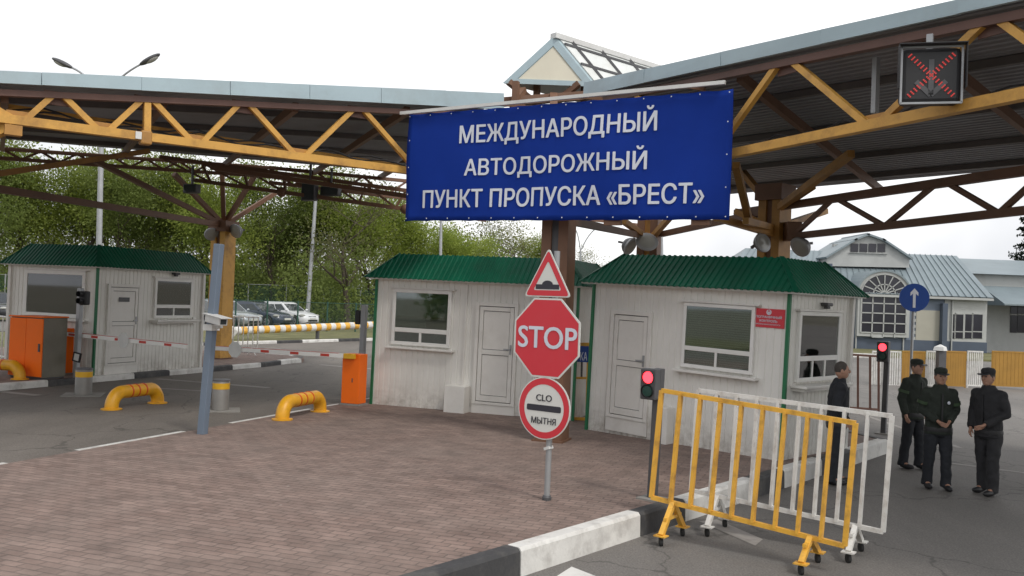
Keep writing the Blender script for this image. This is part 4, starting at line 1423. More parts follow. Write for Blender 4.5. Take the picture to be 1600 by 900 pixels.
# ------------------------------------------------------------------ hoops (bent pipe guards)
def hoop(label, p0, p1, h, rad):
    """p0, p1: feet; a pipe of radius rad bent to height h"""
    d = p1 - p0; L = d.length; yaw = math.atan2(d.y, d.x)
    t = thing("pipe_hoop", label, "bollard", (p0 + p1) / 2, yaw, "yellow pipe hoops")
    r = min(h - rad, L / 2 - .05)
    rr = r * .85
    pts = [Vector((-L / 2, 0, .0)), Vector((-L / 2, 0, h - rad - rr))]
    for k in range(1, 9):
        a = math.pi / 2 * k / 8
        pts.append(Vector((-L / 2 + rr - rr * math.cos(a), 0, h - rad - rr + rr * math.sin(a))))
    for k in range(1, 9):
        a = math.pi / 2 * k / 8
        pts.append(Vector((L / 2 - rr + rr * math.sin(a), 0, h - rad - rr + rr * math.cos(a))))
    pts += [Vector((L / 2, 0, h - rad - rr)), Vector((L / 2, 0, .0))]
    if pts[1].z <= .01: pts.pop(1); pts.pop(-2)
    q = MB(); q.tube(pts, rad, 20); q.build("pipe", M['hoop'], t, smooth=True, angle=60)
    for s in (-1, 1):
        q = MB(); q.lathe([(rad * 1.5, 0), (rad * 1.5, .018), (rad * 1.05, .028)], (s * L / 2, 0, .002), 20); q.build("foot_flange", M['hoop'], t, smooth=True)
    for k in (-.55, -.05, .5):
        q = MB(); x = k * (L / 2 - rr)
        q.tube([(x - .016, 0, h - rad), (x + .016, 0, h - rad)], rad + .004, 20); q.build("red_band", M['redband'], t, smooth=True)
    return t
hoop("yellow pipe hoop with red bands standing in the left lane before the bollard", G(174, 640, ROAD_L), G(246, 630, ROAD_L), .40, .115)
hoop("yellow pipe hoop with red bands on the paving edge, right of the tall post", G(441, 656, 0), G(500, 643, 0), .40, .115)
h0 = G(31, 593, ISLE)
hoop("yellow pipe hoop cut by the photo's left edge, in front of the orange cabinet", h0 - EX * 1.15 - EY * .12, h0, .40, .115)

# ------------------------------------------------------------------ rising bollards
def bollard(label, p, h, r):
    t = thing("bollard", label, "bollard", p, 0.3, "round grey bollards")
    q = MB(); q.lathe([(r, .0), (r, h - .03), (r - .015, h - .012)], (0, 0, .012), 24); q.build("cylinder", M['bollard'], t, smooth=True)
    q = MB(); q.lathe([(r + .003, h - .15), (r + .003, h - .045)], (0, 0, 0), 24); q.build("yellow_band", M['bolyellow'], t, smooth=True)
    q = MB(); q.lathe([(r - .012, h - .012), (r + .006, h - .010), (r + .006, h + .012), (r - .02, h + .02)], (0, 0, 0.004), 24); q.build("cap", M['bolcap'], t, smooth=True)
    q = MB(); q.box(-r * 2.3, r * 2.3, -r * 2.2, r * 2.2, -.04, .010); q.build("ground_frame", M['concrete'], t)
    return t
bollard("grey bollard with yellow band beside the left kerb", G(130, 617, ROAD_L), .50, .155)
bollard("grey bollard with yellow band standing behind the tall blue-grey post", G(344, 641, ROAD_L), .53, .145)

# ------------------------------------------------------------------ tall blue grey post with a camera arm
tp = G(316, 678, 0)
pt = thing("camera_post", "tall blue-grey square post on the paving edge holding a white camera", "post", tp, YAW)
top = local_hit(world_of(pt), 333, 381, 1, 0.0)
q = MB(); q.bar((0, 0, -.02), (0.16, 0, top.z), .112, .112, up=Vector((0, 1, 0))); q.build("mast", M['post'], pt, bevel=.008)
cz = local_hit(world_of(pt), 322, 511, 1, 0.0).z
q = MB(); q.box(-.0, .16, -.085, .085, cz - .045, cz + .045, Matrix.Translation((.005, 0, 0))); q.build("clamp_band", M['rail'], pt)
q = MB(); q.bar((.16, 0, cz), (.29, -.03, cz + .02), .04, .04); q.build("arm", M['rail'], pt)
Mx = Matrix.Translation((.26, -.12, cz + .115)) @ Matrix.Rotation(R(-22), 4, 'Z') @ Matrix.Rotation(R(6), 4, 'Y')
q = MB(); q.box(-.2, .2, -.07, .07, -.055, .055, Mx); hs = q.build("camera_housing", M['rail'], pt, bevel=.01)
q = MB(); q.box(-.24, .28, -.09, .09, .057, .067, Mx); q.build("sun_shield", M['rail'], hs)
q = MB(); q.box(.2, .206, -.045, .045, -.035, .035, Mx); q.build("lens", M['glass'], hs)

# ------------------------------------------------------------------ lane barriers
def barrier(label, base, hpost, wx, wy, arm_h, tip, disc_k, yaw):
    t = thing("lane_barrier", label, "barrier", base, yaw, "red and white lane barriers")
    q = MB(); q.box(-wx / 2, wx / 2, -wy / 2, wy / 2, .03, hpost); body = q.build("cabinet", M['orange'], t, bevel=.012)
    q = MB(); q.box(-wx / 2 - .03, wx / 2 + .03, -wy / 2 - .03, wy / 2 + .03, .0, .028); q.build("base_plate", M['concrete'], t)
    q = MB(); q.box(wx * .1, wx * .14, -wy / 2 - .012, -wy / 2 - .0, hpost * .45, hpost * .53); q.build("lock", M['dsteel'], body)
    tl = world_of(t).inverted() @ tip
    d = (tl - Vector((0, 0, arm_h))); L = d.length; d.normalize()
    o = Vector((0, 0, arm_h)) + Vector((0, -wy / 2 - .06, 0))
    q = MB(); q.bar(o - d * .12, o + d * .12, .08, .10); q.build("pivot", M['bolyellow'], t, bevel=.01)
    q = MB(); q.bar(o + d * .11, o + d * L, .05, .085); arm = q.build("arm", M['armwhite'], t, bevel=.008)
    n = int(L / .72)
    side = d.cross(Z).normalized()
    for k in range(n):
        c = o + d * (.55 + k * .72)
        q = MB()
        for s in (-1, 1):
            q.bar(c - d * .1 + side * s * .027, c + d * .1 + side * s * .027, .004, .05)
        q.build("red_mark", M['armred'], arm)
    q = MB(); q.bar(o + d * (.25) + Z * .046, o + d * L + Z * .046, .05, .006); q.build("red_edge", M['armred'], arm)
    c = o + d * (L * disc_k) - Vector((0, .045, 0)); rd_ = .17
    ux = Vector((d.x, d.y, 0)).normalized()
    pts = [c + ux * rd_ * math.cos(a) + Z * rd_ * math.sin(a) for a in [math.pi / 8 + math.pi / 4 * k for k in range(8)]]
    q = MB(); q.prism(pts, side * -.008 if side.y > 0 else side * .008); q.build("warning_disc", M['rail'], t)
    return t
bp1 = G(98, 584, ISLE)
t1 = D(305, 541, 18.3)
barrier("orange lane barrier on the left island with its red-white arm lowered", bp1, 1.02, .36, .36, .92 , t1, .55, YAW)
bp2 = G(552, 632, 0)
t2 = D(339, 543, 18.7)
barrier("orange lane barrier on the paving with its red-white arm lowered leftwards", bp2, .98, .38, .30, .94, t2, .80, YAW)
# posts with small heads by the barriers
def up_post(name, label, p, px_top, py_top, r, m):
    t = thing(name, label, "post", p, YAW)
    tz = local_hit(world_of(t), px_top, py_top, 1, 0).z
    q = MB(); q.bar((0, 0, 0), (0.02, 0, tz), r * 2, r * 2, up=Vector((0, 1, 0))); q.build("mast", m, t, bevel=.01)
    return t, tz
t, tz = up_post("sensor_post", "grey post with black traffic signal on the left island beside the orange barrier", G(119, 590, ISLE), 122, 450, .05, M['steel'])
q = MB()
q.box(.06, .26, -.09, .05, tz - .36, tz - .06); hd = q.build("signal_head", M['black'], t, bevel=.03)
for zz in (tz - .13, tz - .28):
    q = MB(); q.tube([(.16, -.09, zz), (.16, -.2, zz + .01)], .06, 12, caps=False); q.build("visor", M['black'], hd)
for zz in (tz - .09, tz - .33):
    q = MB(); q.bar((0, 0, zz), (.1, 0, zz), .03, .03); q.build("bracket", M['black'], t)
q = MB(); zz = .45
Mx = Matrix.Translation((.10, -.1, zz)) @ Matrix.Rotation(R(10), 4, 'Y')
for a in ((-.10, .10, .075, .10), (-.10, .10, -.10, -.075), (-.10, -.075, -.075, .075), (.075, .10, -.075, .075)):
    q.box(a[0], a[1], -.02, .02, a[2], a[3], Mx)
fr_ = q.build("reflector_frame", M['black'], t)
q = MB(); q.box(-.074, .074, -.008, .008, -.074, .074, Mx); q.build("reflector", M['rail'], fr_)
t, tz = up_post("sensor_post", "grey post with small black box behind the orange barrier, left of the middle booth", G(563, 618, 0), 565, 476, .055, M['steel'])
q = MB(); q.box(-.17, -.06, -.06, .06, tz - .42, tz - .12); q.build("signal_head", M['black'], t, bevel=.015)

# ------------------------------------------------------------------ orange cabinet
cb = G(60, 593, ISLE)
ct = thing("electric_cabinet", "large orange metal cabinet on the left island", "cabinet", cb, YAW)
cM = world_of(ct)
zc_ = local_hit(cM, 66, 497, 1, 0).z
uL, uR = local_hit(cM, 13, 580, 1, 0).x, local_hit(cM, 64, 590, 1, 0).x
q = MB(); q.box(uL, uR, .02, .62, .03, zc_); bd_ = q.build("shell", M['cabside'], ct, bevel=.008)
um = uL + (uR - uL) * .5
for a, b in ((uL, um - .004), (um + .004, uR)):
    q = MB(); q.box(a, b, -.012, .016, .05, zc_ - .02); dr = q.build("door", M['orange'], ct, bevel=.006)
    if b == uR:
        q = MB(); q.box(b - .09, b - .05, -.03, -.013, zc_ * .45, zc_ * .58); q.build("handle", M['dsteel'], dr)
q = MB(); q.box(uL - .02, uR + .02, -.03, .64, zc_ + .002, zc_ + .03); q.build("lid", M['orange'], ct, bevel=.006)
q = MB(); q.box(uL + .02, uR - .02, .04, .6, .0, .029); q.build("plinth", M['dsteel'], ct)

# ------------------------------------------------------------------ small traffic lights
def light(label, base, px, py, tilt, head_w, head_h, lit_col):
    t = thing("traffic_light", label, "traffic light", base, R(-38), "small red traffic lights")
    z = local_hit(world_of(t), px, py, 1, 0).z
    dx = tilt * z
    q = MB(); q.bar((0, 0, 0), (dx, 0, z + head_h * .5), .09, .09, up=Vector((0, 1, 0))); q.build("post", M['dsteel'], t, bevel=.006)
    q = MB(); q.box(-.13, .13, -.13, .13, .0, .02); q.build("base_plate", M['concrete'], t)
    hx = dx - .05
    q = MB(); q.box(hx - head_w / 2, hx + head_w / 2, -.16, -.05, z - head_h / 2, z + head_h / 2); hd = q.build("head", M['dsteel'], t, bevel=.012)
    for k, (m, nm) in enumerate(((M['led'], "red_lamp"), (M['ledoff'], "green_lens"))):
        zz = z + head_h * (.22 - .44 * k)
        q = MB(); q.lathe([(head_w * .34, 0), (head_w * .30, .012), (0.001, .016)], (0, 0, 0), 24, Matrix.Translation((hx, -.162, zz)) @ Matrix.Rotation(R(90), 4, 'X')); q.build(nm, m, hd, smooth=True)
        q = MB(); q.tube([(hx, -.158, zz), (hx, -.185, zz)], head_w * .38, 20, caps=False); q.build("visor", M['black'], hd)
    return t
light("small traffic light glowing red beside the yellow crowd barrier", G(1019, 780, 0), 1022, 599, .03, .19, .335, 0)
light("small red traffic light beyond the right booth, among the people", G(1380, 678, ROAD_R), 1377, 549, .02, .22, .40, 0)

# ------------------------------------------------------------------ crowd barriers
def crowd_barrier(label, tl, bl, tr, br, yl, yr, m, n_bars, legs, zg):
    """frame from four corner bearings at depths yl (left) and yr (right); legs at fractions along"""
    a0, a1 = D(*bl, yl), D(*br, yr)
    b0, b1 = D(*tl, yl), D(*tr, yr)
    d = (a1 - a0); yaw = math.atan2(d.y, d.x)
    t = thing("crowd_barrier", label, "barrier", Vector(((a0.x + a1.x) / 2, (a0.y + a1.y) / 2, zg)), yaw, "crowd barriers by the kerb")
    fr = MB(); w_ = .042
    fr.bar(a0, a1, w_, w_); fr.bar(b0, b1, w_, w_)
    u_ = (a1 - a0).normalized()
    fr.bar(a0, b0, w_, w_, up=u_); fr.bar(a1, b1, w_, w_, up=u_)
    frame = fr.build("frame", m, t, world=True)
    for k in range(1, n_bars + 1):
        f = k / (n_bars + 1)
        q = MB(); q.bar(lin(a0, a1, f), lin(b0, b1, f), .028, .067, up=Vector((-u_.y, u_.x, 0))); q.build("bar", m, t, world=True)
    nrm = Vector((u_.y, -u_.x, 0)).normalized()
    for f in legs:
        c = lin(a0, a1, f)
        for s, nm in ((1, "leg"), (-1, "leg")):
            foot = Vector((c.x, c.y, zg + .10)) + nrm * s * .25
            q = MB(); q.bar(c, foot, .05, .05, up=u_); lg = q.build(nm, m, t, world=True)
            q = MB(); q.box(-.06, .06, -.05, .05, -.008, .004, Matrix.Translation(foot) @ Matrix.Rotation(yaw, 4, 'Z')); q.build("foot_plate", m, lg, world=True)
            ax = Vector((math.cos(yaw + .7), math.sin(yaw + .7), 0))
            wc = foot - Z * .060
            q = MB(); q.tube([wc - ax * .014, wc + ax * .014], .042, 14); q.build("caster", M['rubber'], lg, world=True, smooth=True)
        q = MB(); ca = Vector((c.x, c.y, zg + .24)); q.bar(ca + nrm * .18, ca - nrm * .18, .03, .03); q.build("leg_tie", m, t, world=True)
    return t
crowd_barrier("yellow steel crowd barrier in front of the white one", (1034, 610), (1018, 777), (1337, 661), (1320, 853), 9.12, 8.02, M['byellow'], 8, (.125, .84), ROAD_R)
crowd_barrier("white steel crowd barrier behind the yellow one", (1091, 610), (1080, 766), (1394, 650), (1380, 831), 9.58, 8.5, M['bwhite'], 8, (.15, .87), ROAD_R)

# ------------------------------------------------------------------ floodlights
def flood(label, p, yaw, tilt, size=.46):
    Mx = Matrix.Translation(p) @ Matrix.Rotation(yaw, 4, 'Z') @ Matrix.Rotation(tilt, 4, 'X')
    t = thing("floodlight", label, "floodlight", M=Mx, group="floodlights on the canopy columns")
    s = size
    prof = [(.06 * s, .42 * s), (.30 * s, .36 * s), (.44 * s, .20 * s), (.50 * s, 0)]
    q = MB(); q.lathe(prof, seg=20, M=Matrix.Scale(1.25, 4, (1, 0, 0))); q.build("shell", M['dsteel'], t, smooth=True)
    q = MB(); q.lathe([(.50 * s, -.02), (.53 * s, -.015), (.53 * s, .02), (.50 * s, .03)], seg=20, M=Matrix.Scale(1.25, 4, (1, 0, 0))); q.build("rim", M['steel'], t, smooth=True)
    q = MB(); q.lathe([(.495 * s, -.012), (.3 * s, -.025), (.01, -.03)], seg=20, M=Matrix.Scale(1.25, 4, (1, 0, 0))); q.build("lens", M['lens'], t, smooth=True)
    q = MB(); q.bar((0, 0, .40 * s), (0, .05, .75 * s), .05, .05, up=Vector((1, 0, 0))); q.build("bracket", M['dsteel'], t)
    return t
flood("floodlight on the right column above the right booth, its lens facing left", D(1192, 379, 17.3), R(40), R(-100), .36)
flood("floodlight on the right column above the right booth, its lens facing right", D(1250, 386, 17.0), R(-70), R(-62), .38)
flood("floodlight left of the pair over the gap between the two booths", D(985, 385, 21.5), R(60), R(-62), .44)
flood("round floodlight facing the camera, between the middle and right columns", D(1011, 378, 21.2), R(10), R(-105), .42)
flood("pale floodlight at the head of the yellow column behind the left booth", D(368, 361, baseA.y - .3), R(-40), R(-70), .40)
flood("dim floodlight on the left of the yellow column's head", D(331, 366, baseA.y - .3), R(50), R(-75), .36)
def box_lamp(label, p, w_, h_):
    t = thing("lamp_box", label, "lamp", p, YAW)
    q = MB(); q.box(-w_ / 2, w_ / 2, -.1, .1, -h_ / 2, h_ / 2); b = q.build("housing", M['dsteel'], t, bevel=.02)
    q = MB(); q.box(-w_ / 2 + .03, w_ / 2 - .03, -.106, -.102, -h_ / 2 + .03, h_ / 2 - .03); q.build("lens", M['glass'], b)
    q = MB(); q.bar((0, 0, h_ / 2), (0, 0, h_ / 2 + .5), .05, .05, up=EX); q.build("hanger", M['dsteel'], t)
    return t
box_lamp("dark lamp box hanging under the left canopy, above the yellow column", D(300, 295, 23.5), .42, .24)
box_lamp("dark square box under the left canopy, in front of a lamp pole", D(484, 300, 24.2), .42, .48)
box_lamp("dark long box under the left canopy, close to the banner's left edge", D(517, 299, 24.2), .56, .26)

# ------------------------------------------------------------------ street lamps and poles
def lamp_head(parent, root_p, tip, m_head, up=.5, L=.95):
    mid = (root_p + tip) / 2 + Z * up
    pts = [root_p * (1 - t) ** 2 + mid * 2 * t * (1 - t) + tip * t * t for t in [k / 8 for k in range(9)]]
    q = MB(); q.tube(pts, .04, 8); q.build("arm", M['steel'], parent, smooth=True, world=True)
    d = (tip - pts[-2]).normalized()
    rot = d.to_track_quat('X', 'Z').to_matrix().to_4x4()
    q = MB(); q.ball(tip + d * L * .45, (L * .5, .17, .10), 14, 8, rot); h = q.build("lamp_head", m_head, parent, smooth=True, world=True)
    q = MB(); q.ball(tip + d * L * .55 - Z * .05, (L * .32, .14, .10), 12, 6, rot); q.build("lens", M['lens'], h, smooth=True, world=True)

def pole(label, px_b, py_b, px_t, py_t, y, r, heads=(), name="street_lamp", cat="street lamp", group=None, L=.95):
    a, b = D(px_b, py_b, y), D(px_t, py_t, y)
    a.z = 0.0
    t = thing(name, label, cat, a, 0, group)
    q = MB(); q.tube([a, b], [r, r * .7], 10); q.build("pole", M['steel'], t, smooth=True, world=True)
    for (hx, hy), up in heads:
        lamp_head(t, b, D(hx, hy, y), M['dsteel'], up, L)
    return t
pole("twin-arm street lamp rising above the left canopy", 154, 470, 160, 150, 35, .125, [((113, 106), .3), ((219, 101), .25)])
pole("grey lamp pole standing behind the white hatchback", 481, 470, 495, 285, 58.5, .15, (), "lamp_pole", "pole")
pole("thin grey pole just below the banner, above the middle booth", 688, 480, 690, 300, 48, .10, (), "lamp_pole", "pole")
pole("distant twin-arm street lamp in the gap left of the floodlights", 908, 560, 907, 392, 60, .10, [((897, 358), .8), ((941, 355), .9)], L=.9)
pole("white flagpole behind the floodlights over the right booth", 1036, 560, 1033, 320, 40, .09, (), "flagpole", "pole")

# ------------------------------------------------------------------ round blue arrow sign beyond the right booth
bs = thing("arrow_sign", "round blue sign with white up arrow on a thin pole beyond the right booth", "road sign", G(1420, 668, ROAD_R), R(-14))
bM = world_of(bs)
def sp2(px, py):
    p = local_hit(bM, px, py, 1, 0.0); return p.x, p.z
c_ = sp2(1428.5, 465); r_ = sp2(1428.5, 443)[1] - c_[1]
q = MB(); q.tube([(0, .03, 0), (c_[0], .03, c_[1] + r_ * .5)], .028, 10); q.build("post", M['steel'], bs, smooth=True)
dsc = [(c_[0] + r_ * math.cos(2 * math.pi * k / 32), c_[1] + r_ * math.sin(2 * math.pi * k / 32)) for k in range(32)]
dp = plate2("disc", dsc, .0, .01, M['sblue'], bs)
a = r_
arrow = [(-.09, -.72), (.09, -.72), (.09, .28), (.26, .12), (.26, .36), (0, .66), (-.26, .36), (-.26, .12), (-.09, .28)]
face2("arrow", [(c_[0] + x * a, c_[1] + z * a) for x, z in arrow], .0125, M['letter'], dp)

# ------------------------------------------------------------------ station building on the right
M['bwall'] = mat("blue grey render", (.17, .205, .26), .8, .06, 1, dirt=(.17, .19, .23), damt=.4)  # building colours dulled to stand in for the dim bus glass
M['bplinth'] = mat("dark blue plinth", (.075, .095, .13), .8, .1, 1)
M['bwhitewall'] = mat("white render", (.40, .41, .40), .8, .06, 1, dirt=(.26, .26, .25), damt=.4)
M['bcream'] = mat("cream render", (.38, .365, .31), .8, .05, 1)
M['broof'] = mat("blue grey metal roof", (.20, .245, .265), .5, .08, .4, dirt=(.14, .165, .18), damt=.5, dscale=.5)
M['pane'] = mat("dark panes", (.022, .022, .030), .08, .3, .6)
YB = 58.0
zb0 = ROAD_R
bl = thing("station_building", "long pale building with blue metal roof and large arched window behind the right booth", "building", D(1380, 547, YB))
def XZ(px, py, y=YB): p = D(px, py, y); return p.x, p.z
x0b, x1b = XZ(1215, 470)[0], XZ(1542, 470)[0]
ze = XZ(1400, 461)[1]
q = MB(); q.box(x0b, x1b, YB, YB + 12, zb0 - .1, ze); wl = q.build("wall", M['bwall'], bl, world=True)
q = MB(); q.box(x0b - .05, x1b + .05, YB - .08, YB - .005, zb0 - .1, XZ(1400, 530)[1]); q.build("plinth", M['bplinth'], bl, world=True)
xa, xb_ = XZ(1475, 500)[0], x1b
q = MB(); q.box(xa, xb_, YB - .06, YB - .002, XZ(1500, 534)[1], ze - .02); q.build("wall_panel", M['bwhitewall'], bl, world=True)
xa2, xb2 = XZ(1431, 500)[0], XZ(1468, 500)[0]
q = MB(); q.box(xa2, xb2, YB - .07, YB - .003, XZ(1450, 532)[1], XZ(1450, 485)[1]); q.build("cream_panel", M['bcream'], bl, world=True)
def quoin(px0, px1, py0, py1):
    a, b = XZ(px0, 500)[0], XZ(px1, 500)[0]; z1, z0 = XZ(px0, py0)[1], XZ(px0, py1)[1]
    q = MB(); q.box(a, a + (b - a) * .6, YB - .07, YB - .003, z0, z1)
    n = 10
    for k in range(n):
        if k % 2: continue
        q.box(a + (b - a) * .6 + .002, b, YB - .068, YB - .003, z0 + (z1 - z0) * k / n, z0 + (z1 - z0) * (k + 1) / n)
    q.build("quoin", M['bwhitewall'], bl, world=True)
quoin(1315, 1328, 466, 525); quoin(1425, 1430.5, 484, 531)
# roof
yr = YB + 6.5
rl, rr = D(1238, 392, yr), D(1495, 398, yr)
rr.z = rl.z = (rl.z + rr.z) / 2
ea = .45
e0, e1 = Vector((x0b - 4, YB - ea, ze)), Vector((x1b + .2, YB - ea, ze + .05))
bk0_, bk1_ = Vector((x0b - 4, YB + 13.4, ze)), Vector((x1b + .2, YB + 13.4, ze + .05))
rl.x = x0b - .5
q = MB()
q.add([e0, e1, rr, rl], [(0, 1, 2, 3)]); q.add([e1, bk1_, rr], [(0, 1, 2)]); q.add([bk1_, bk0_, rl, rr], [(0, 1, 2, 3)]); q.add([bk0_, e0, rl], [(0, 1, 2)])
rf = q.build("roof", M['broof'], bl, world=True)
q = MB()
for k in range(1, 40):
    f = k / 40
    a, b = lin(e0, e1, f), lin(rl, rr, f)
    q.bar(a + Vector((0, -.02, .03)), b + Vector((0, -.02, .03)), .03, .05)
o_ = q.build("standing_seams", M['broof'], rf, world=True)
q = MB(); q.box(e0.x, e1.x, YB - ea - .03, YB - ea + .1, ze - .16, ze - .01); q.build("gutter", M['bwhitewall'], rf, world=True)
# arched bay
axl, axr = XZ(1342, 500)[0], XZ(1412.5, 500)[0]
ac = (axl + axr) / 2; ar_ = (axr - axl) / 2
zsp = XZ(1377, 459)[1]; zbot = XZ(1377, 520)[1]
ya = YB - .35
def arch(r, zb, n=18):
    return [(ac - r, zb), (ac + r, zb)] + [(ac + r * math.cos(math.pi * k / n), zsp + r * math.sin(math.pi * k / n) * .86) for k in range(n + 1)]
q = MB(); q.prism([(x, ya + .05, z) for x, z in arch(ar_ + .22, zbot - .25)], (0, 3.2, 0)); bay = q.build("bay", M['bwhitewall'], bl, world=True)
q = MB()
outer = arch(ar_ + .32, zsp + .02, 18)[2:]; inn_ = arch(ar_ + .20, zsp + .02, 18)[2:]
n = len(outer)
q.add([(x, ya - .02, z) for x, z in outer] + [(x, ya - .02, z) for x, z in inn_] + [(x, ya + 3.2, z) for x, z in outer],
      [(i, i + 1, n + i + 1, n + i) for i in range(n - 1)] + [(i, i + 1, 2 * n + i + 1, 2 * n + i) for i in range(n - 1)])
q.build("bay_roof", M['broof'], bay, world=True)
q = MB(); q.add([(x, ya + .045, z) for x, z in arch(ar_, zbot)], [tuple(range(21))]); win = q.build("arched_window", M['pane'], bl, world=True)
q = MB()
for k in range(5):
    x = axl + (axr - axl) * k / 4
    q.bar((x, ya + .02, zbot - (.28 if k in (1, 2, 3) else 0)), (x, ya + .02, zsp), .10 if k in (0, 4) else .07, .05, up=Vector((0, 1, 0)))
for k in range(5):
    z = zbot + (zsp - zbot) * k / 4
    q.bar((axl, ya + .02, z), (axr, ya + .02, z), .05, .07)
q.bar((axl + (axr - axl) * .25, ya + .02, zbot - .28), (axl + (axr - axl) * .5, ya + .02, zbot - .28), .05, .07)
for k in range(1, 8):
    an = math.pi * k / 8
    q.bar((ac, ya + .02, zsp), (ac + ar_ * math.cos(an), ya + .02, zsp + ar_ * .86 * math.sin(an)), .06, .05, up=Vector((0, 1, 0)))
for rr_ in (.48, 1.0):
    pts = [(ac + ar_ * rr_ * math.cos(math.pi * k / 18), ya + .02, zsp + ar_ * .86 * rr_ * math.sin(math.pi * k / 18)) for k in range(19)]
    for a, b in zip(pts[:-1], pts[1:]): q.bar(a, b, .07, .05, up=Vector((0, 1, 0)))
q.build("glazing_bars", M['bwhitewall'], win, world=True)
# roof dormer
yd = YB + 3.4
dpts = [(1292, 402), (1336, 375.5), (1355, 368), (1379, 376.5), (1421, 404.5)]
P3 = [D(x, y, yd) for x, y in dpts]
q = MB(); q.prism(P3 + [Vector((P3[-1].x, yd, P3[-1].z - .6)), Vector((P3[0].x, yd, P3[0].z - .6))], (0, 4.5, 0)); dm = q.build("dormer", M['bwhitewall'], bl, world=True)
for a, b in zip(P3[:-1], P3[1:]):
    q = MB(); d_ = (b - a).normalized(); up_ = Vector((-d_.z, 0, d_.x))
    q.prism([a - d_ * .15 + Vector((0, -.3, 0)), b + d_ * .1 + Vector((0, -.3, 0)), b + d_ * .1 + Vector((0, -.3, 0)) + up_ * .12, a - d_ * .15 + Vector((0, -.3, 0)) + up_ * .12], (0, 4.8, 0))
    q.build("dormer_roof", M['broof'], dm, world=True)
for k in range(4):
    a, b = D(1329.5 + 14 * k, 380.5, yd - .04), D(1341 + 14 * k, 394, yd - .04)
    q = MB(); q.box(a.x, b.x, yd - .05, yd - .01, b.z, a.z); wn_ = q.build("dormer_window", M['pane'], dm, world=True)
a, b = D(1326, 394.5, yd), D(1386, 396, yd)
q = MB(); q.box(a.x, b.x, yd - .12, yd - .012, b.z - .05, a.z); q.build("dormer_sill", M['bwhitewall'], dm, world=True)
q = MB(); a = D(1305.5, 398, yr - 1); q.box(a.x - .2, a.x + .2, yr - 1.2, yr - .8, a.z - .6, a.z + .75); q.build("chimney", M['bwhitewall'], rf, world=True)
q = MB(); a = D(1296.5, 420, YB + 3); q.box(a.x - .14, a.x + .14, YB + 2.9, YB + 3.2, a.z - .5, a.z + .35); q.build("chimney", M['bplinth'], rf, world=True)
# glazed door group at the right
for px0, px1 in ((1486, 1491), (1493, 1504), (1508, 1518), (1520, 1534), (1539, 1552)):
    if px1 > 1541: continue
    a, b = D(px0, 491, YB - .07), D(px1, 529, YB - .07)
    q = MB(); q.box(a.x, b.x, YB - .09, YB - .062, b.z, a.z); w_ = q.build("window", M['pane'], bl, world=True)
    q = MB(); q.box(a.x - .06, b.x + .06, YB - .11, YB - .061, a.z + .002, a.z + .09); q.box(a.x - .056, a.x - .004, YB - .108, YB - .061, b.z, a.z + .002); q.box(b.x + .004, b.x + .056, YB - .108, YB - .061, b.z, a.z + .002); q.box(a.x - .004, b.x + .004, YB - .105, YB - .091, (a.z * .28 + b.z * .72) - .03, (a.z * .28 + b.z * .72) + .03); q.build("frame", M['bwhitewall'], w_, world=True)
for px in (1337, 1411, 1486):
    a = XZ(px, 500)[0]; q = MB(); q.tube([(a, YB - .14, zb0), (a, YB - .14, ze - .1)], .05, 8); q.build("drainpipe", M['bwhitewall'], bl, world=True)
a = XZ(1471, 500)[0]; q = MB(); q.box(a - .16, a + .16, YB - .5, YB - .1, zb0, XZ(1471, 474)[1]); q.build("pillar", M['bplinth'], bl, world=True)

# second building further right
YC = 64.0
b2 = thing("annex_building", "grey annex with blue metal roofs at the photo's right edge", "building", D(1600, 545, YC))
xl, xr = D(1505, 470, YC).x, D(1700, 470, YC).x
zt2 = D(1580, 430, YC).z
q = MB(); q.box(xl, xr, YC, YC + 9, zb0 - .1, zt2); q.build("wall", M['bwhitewall'], b2, world=True)
za, zr_ = zt2, D(1580, 406, YC + 4).z
q = MB(); q.prism([(xl - .4, YC - .5, za), (xl - .4, YC + 4.5, zr_), (xl - .4, YC + 9.5, za)], (xr - xl + 1, 0, 0)); q.build("roof", M['broof'], b2, world=True)
zc2, zc3 = D(1580, 475, YC - 3).z, D(1580, 448, YC).z
q = MB(); q.prism([(xl + 1.2, YC - 3.2, zc2), (xl + 1.2, YC - .02, zc3), (xl + 1.2, YC - .02, zc2 - .1), (xl + 1.2, YC - 3.2, zc2 - .1)], (xr - xl, 0, 0)); q.build("porch_roof", M['broof'], b2, world=True)
for px0, px1 in ((1579, 1588), (1590, 1600), (1604, 1614)):
    a, b = D(px0, 478, YC), D(px1, 520, YC)
    q = MB(); q.box(a.x, b.x, YC - .06, YC - .004, b.z, a.z); w_ = q.build("window", M['pane'], b2, world=True)
    q = MB(); q.box(a.x - .05, b.x + .05, YC - .08, YC - .061, (a.z + b.z) / 2 + .3, (a.z + b.z) / 2 + .38); q.build("frame", M['bwhitewall'], w_, world=True)

# lawn in front of the building
slab("lawn", [D(1250, 540, 49), D(1750, 560, 49), D(1750, 560, 57.8), D(1250, 540, 57.8)], -.12, -.5, M['grass'])
q = MB(); a, b = D(1332, 549, 48.5), D(1372, 551, 48.5); q.box(a.x, b.x, 48.4, 48.8, ROAD_R, -.02); structure(q.build("kerb", M['kwhite']))

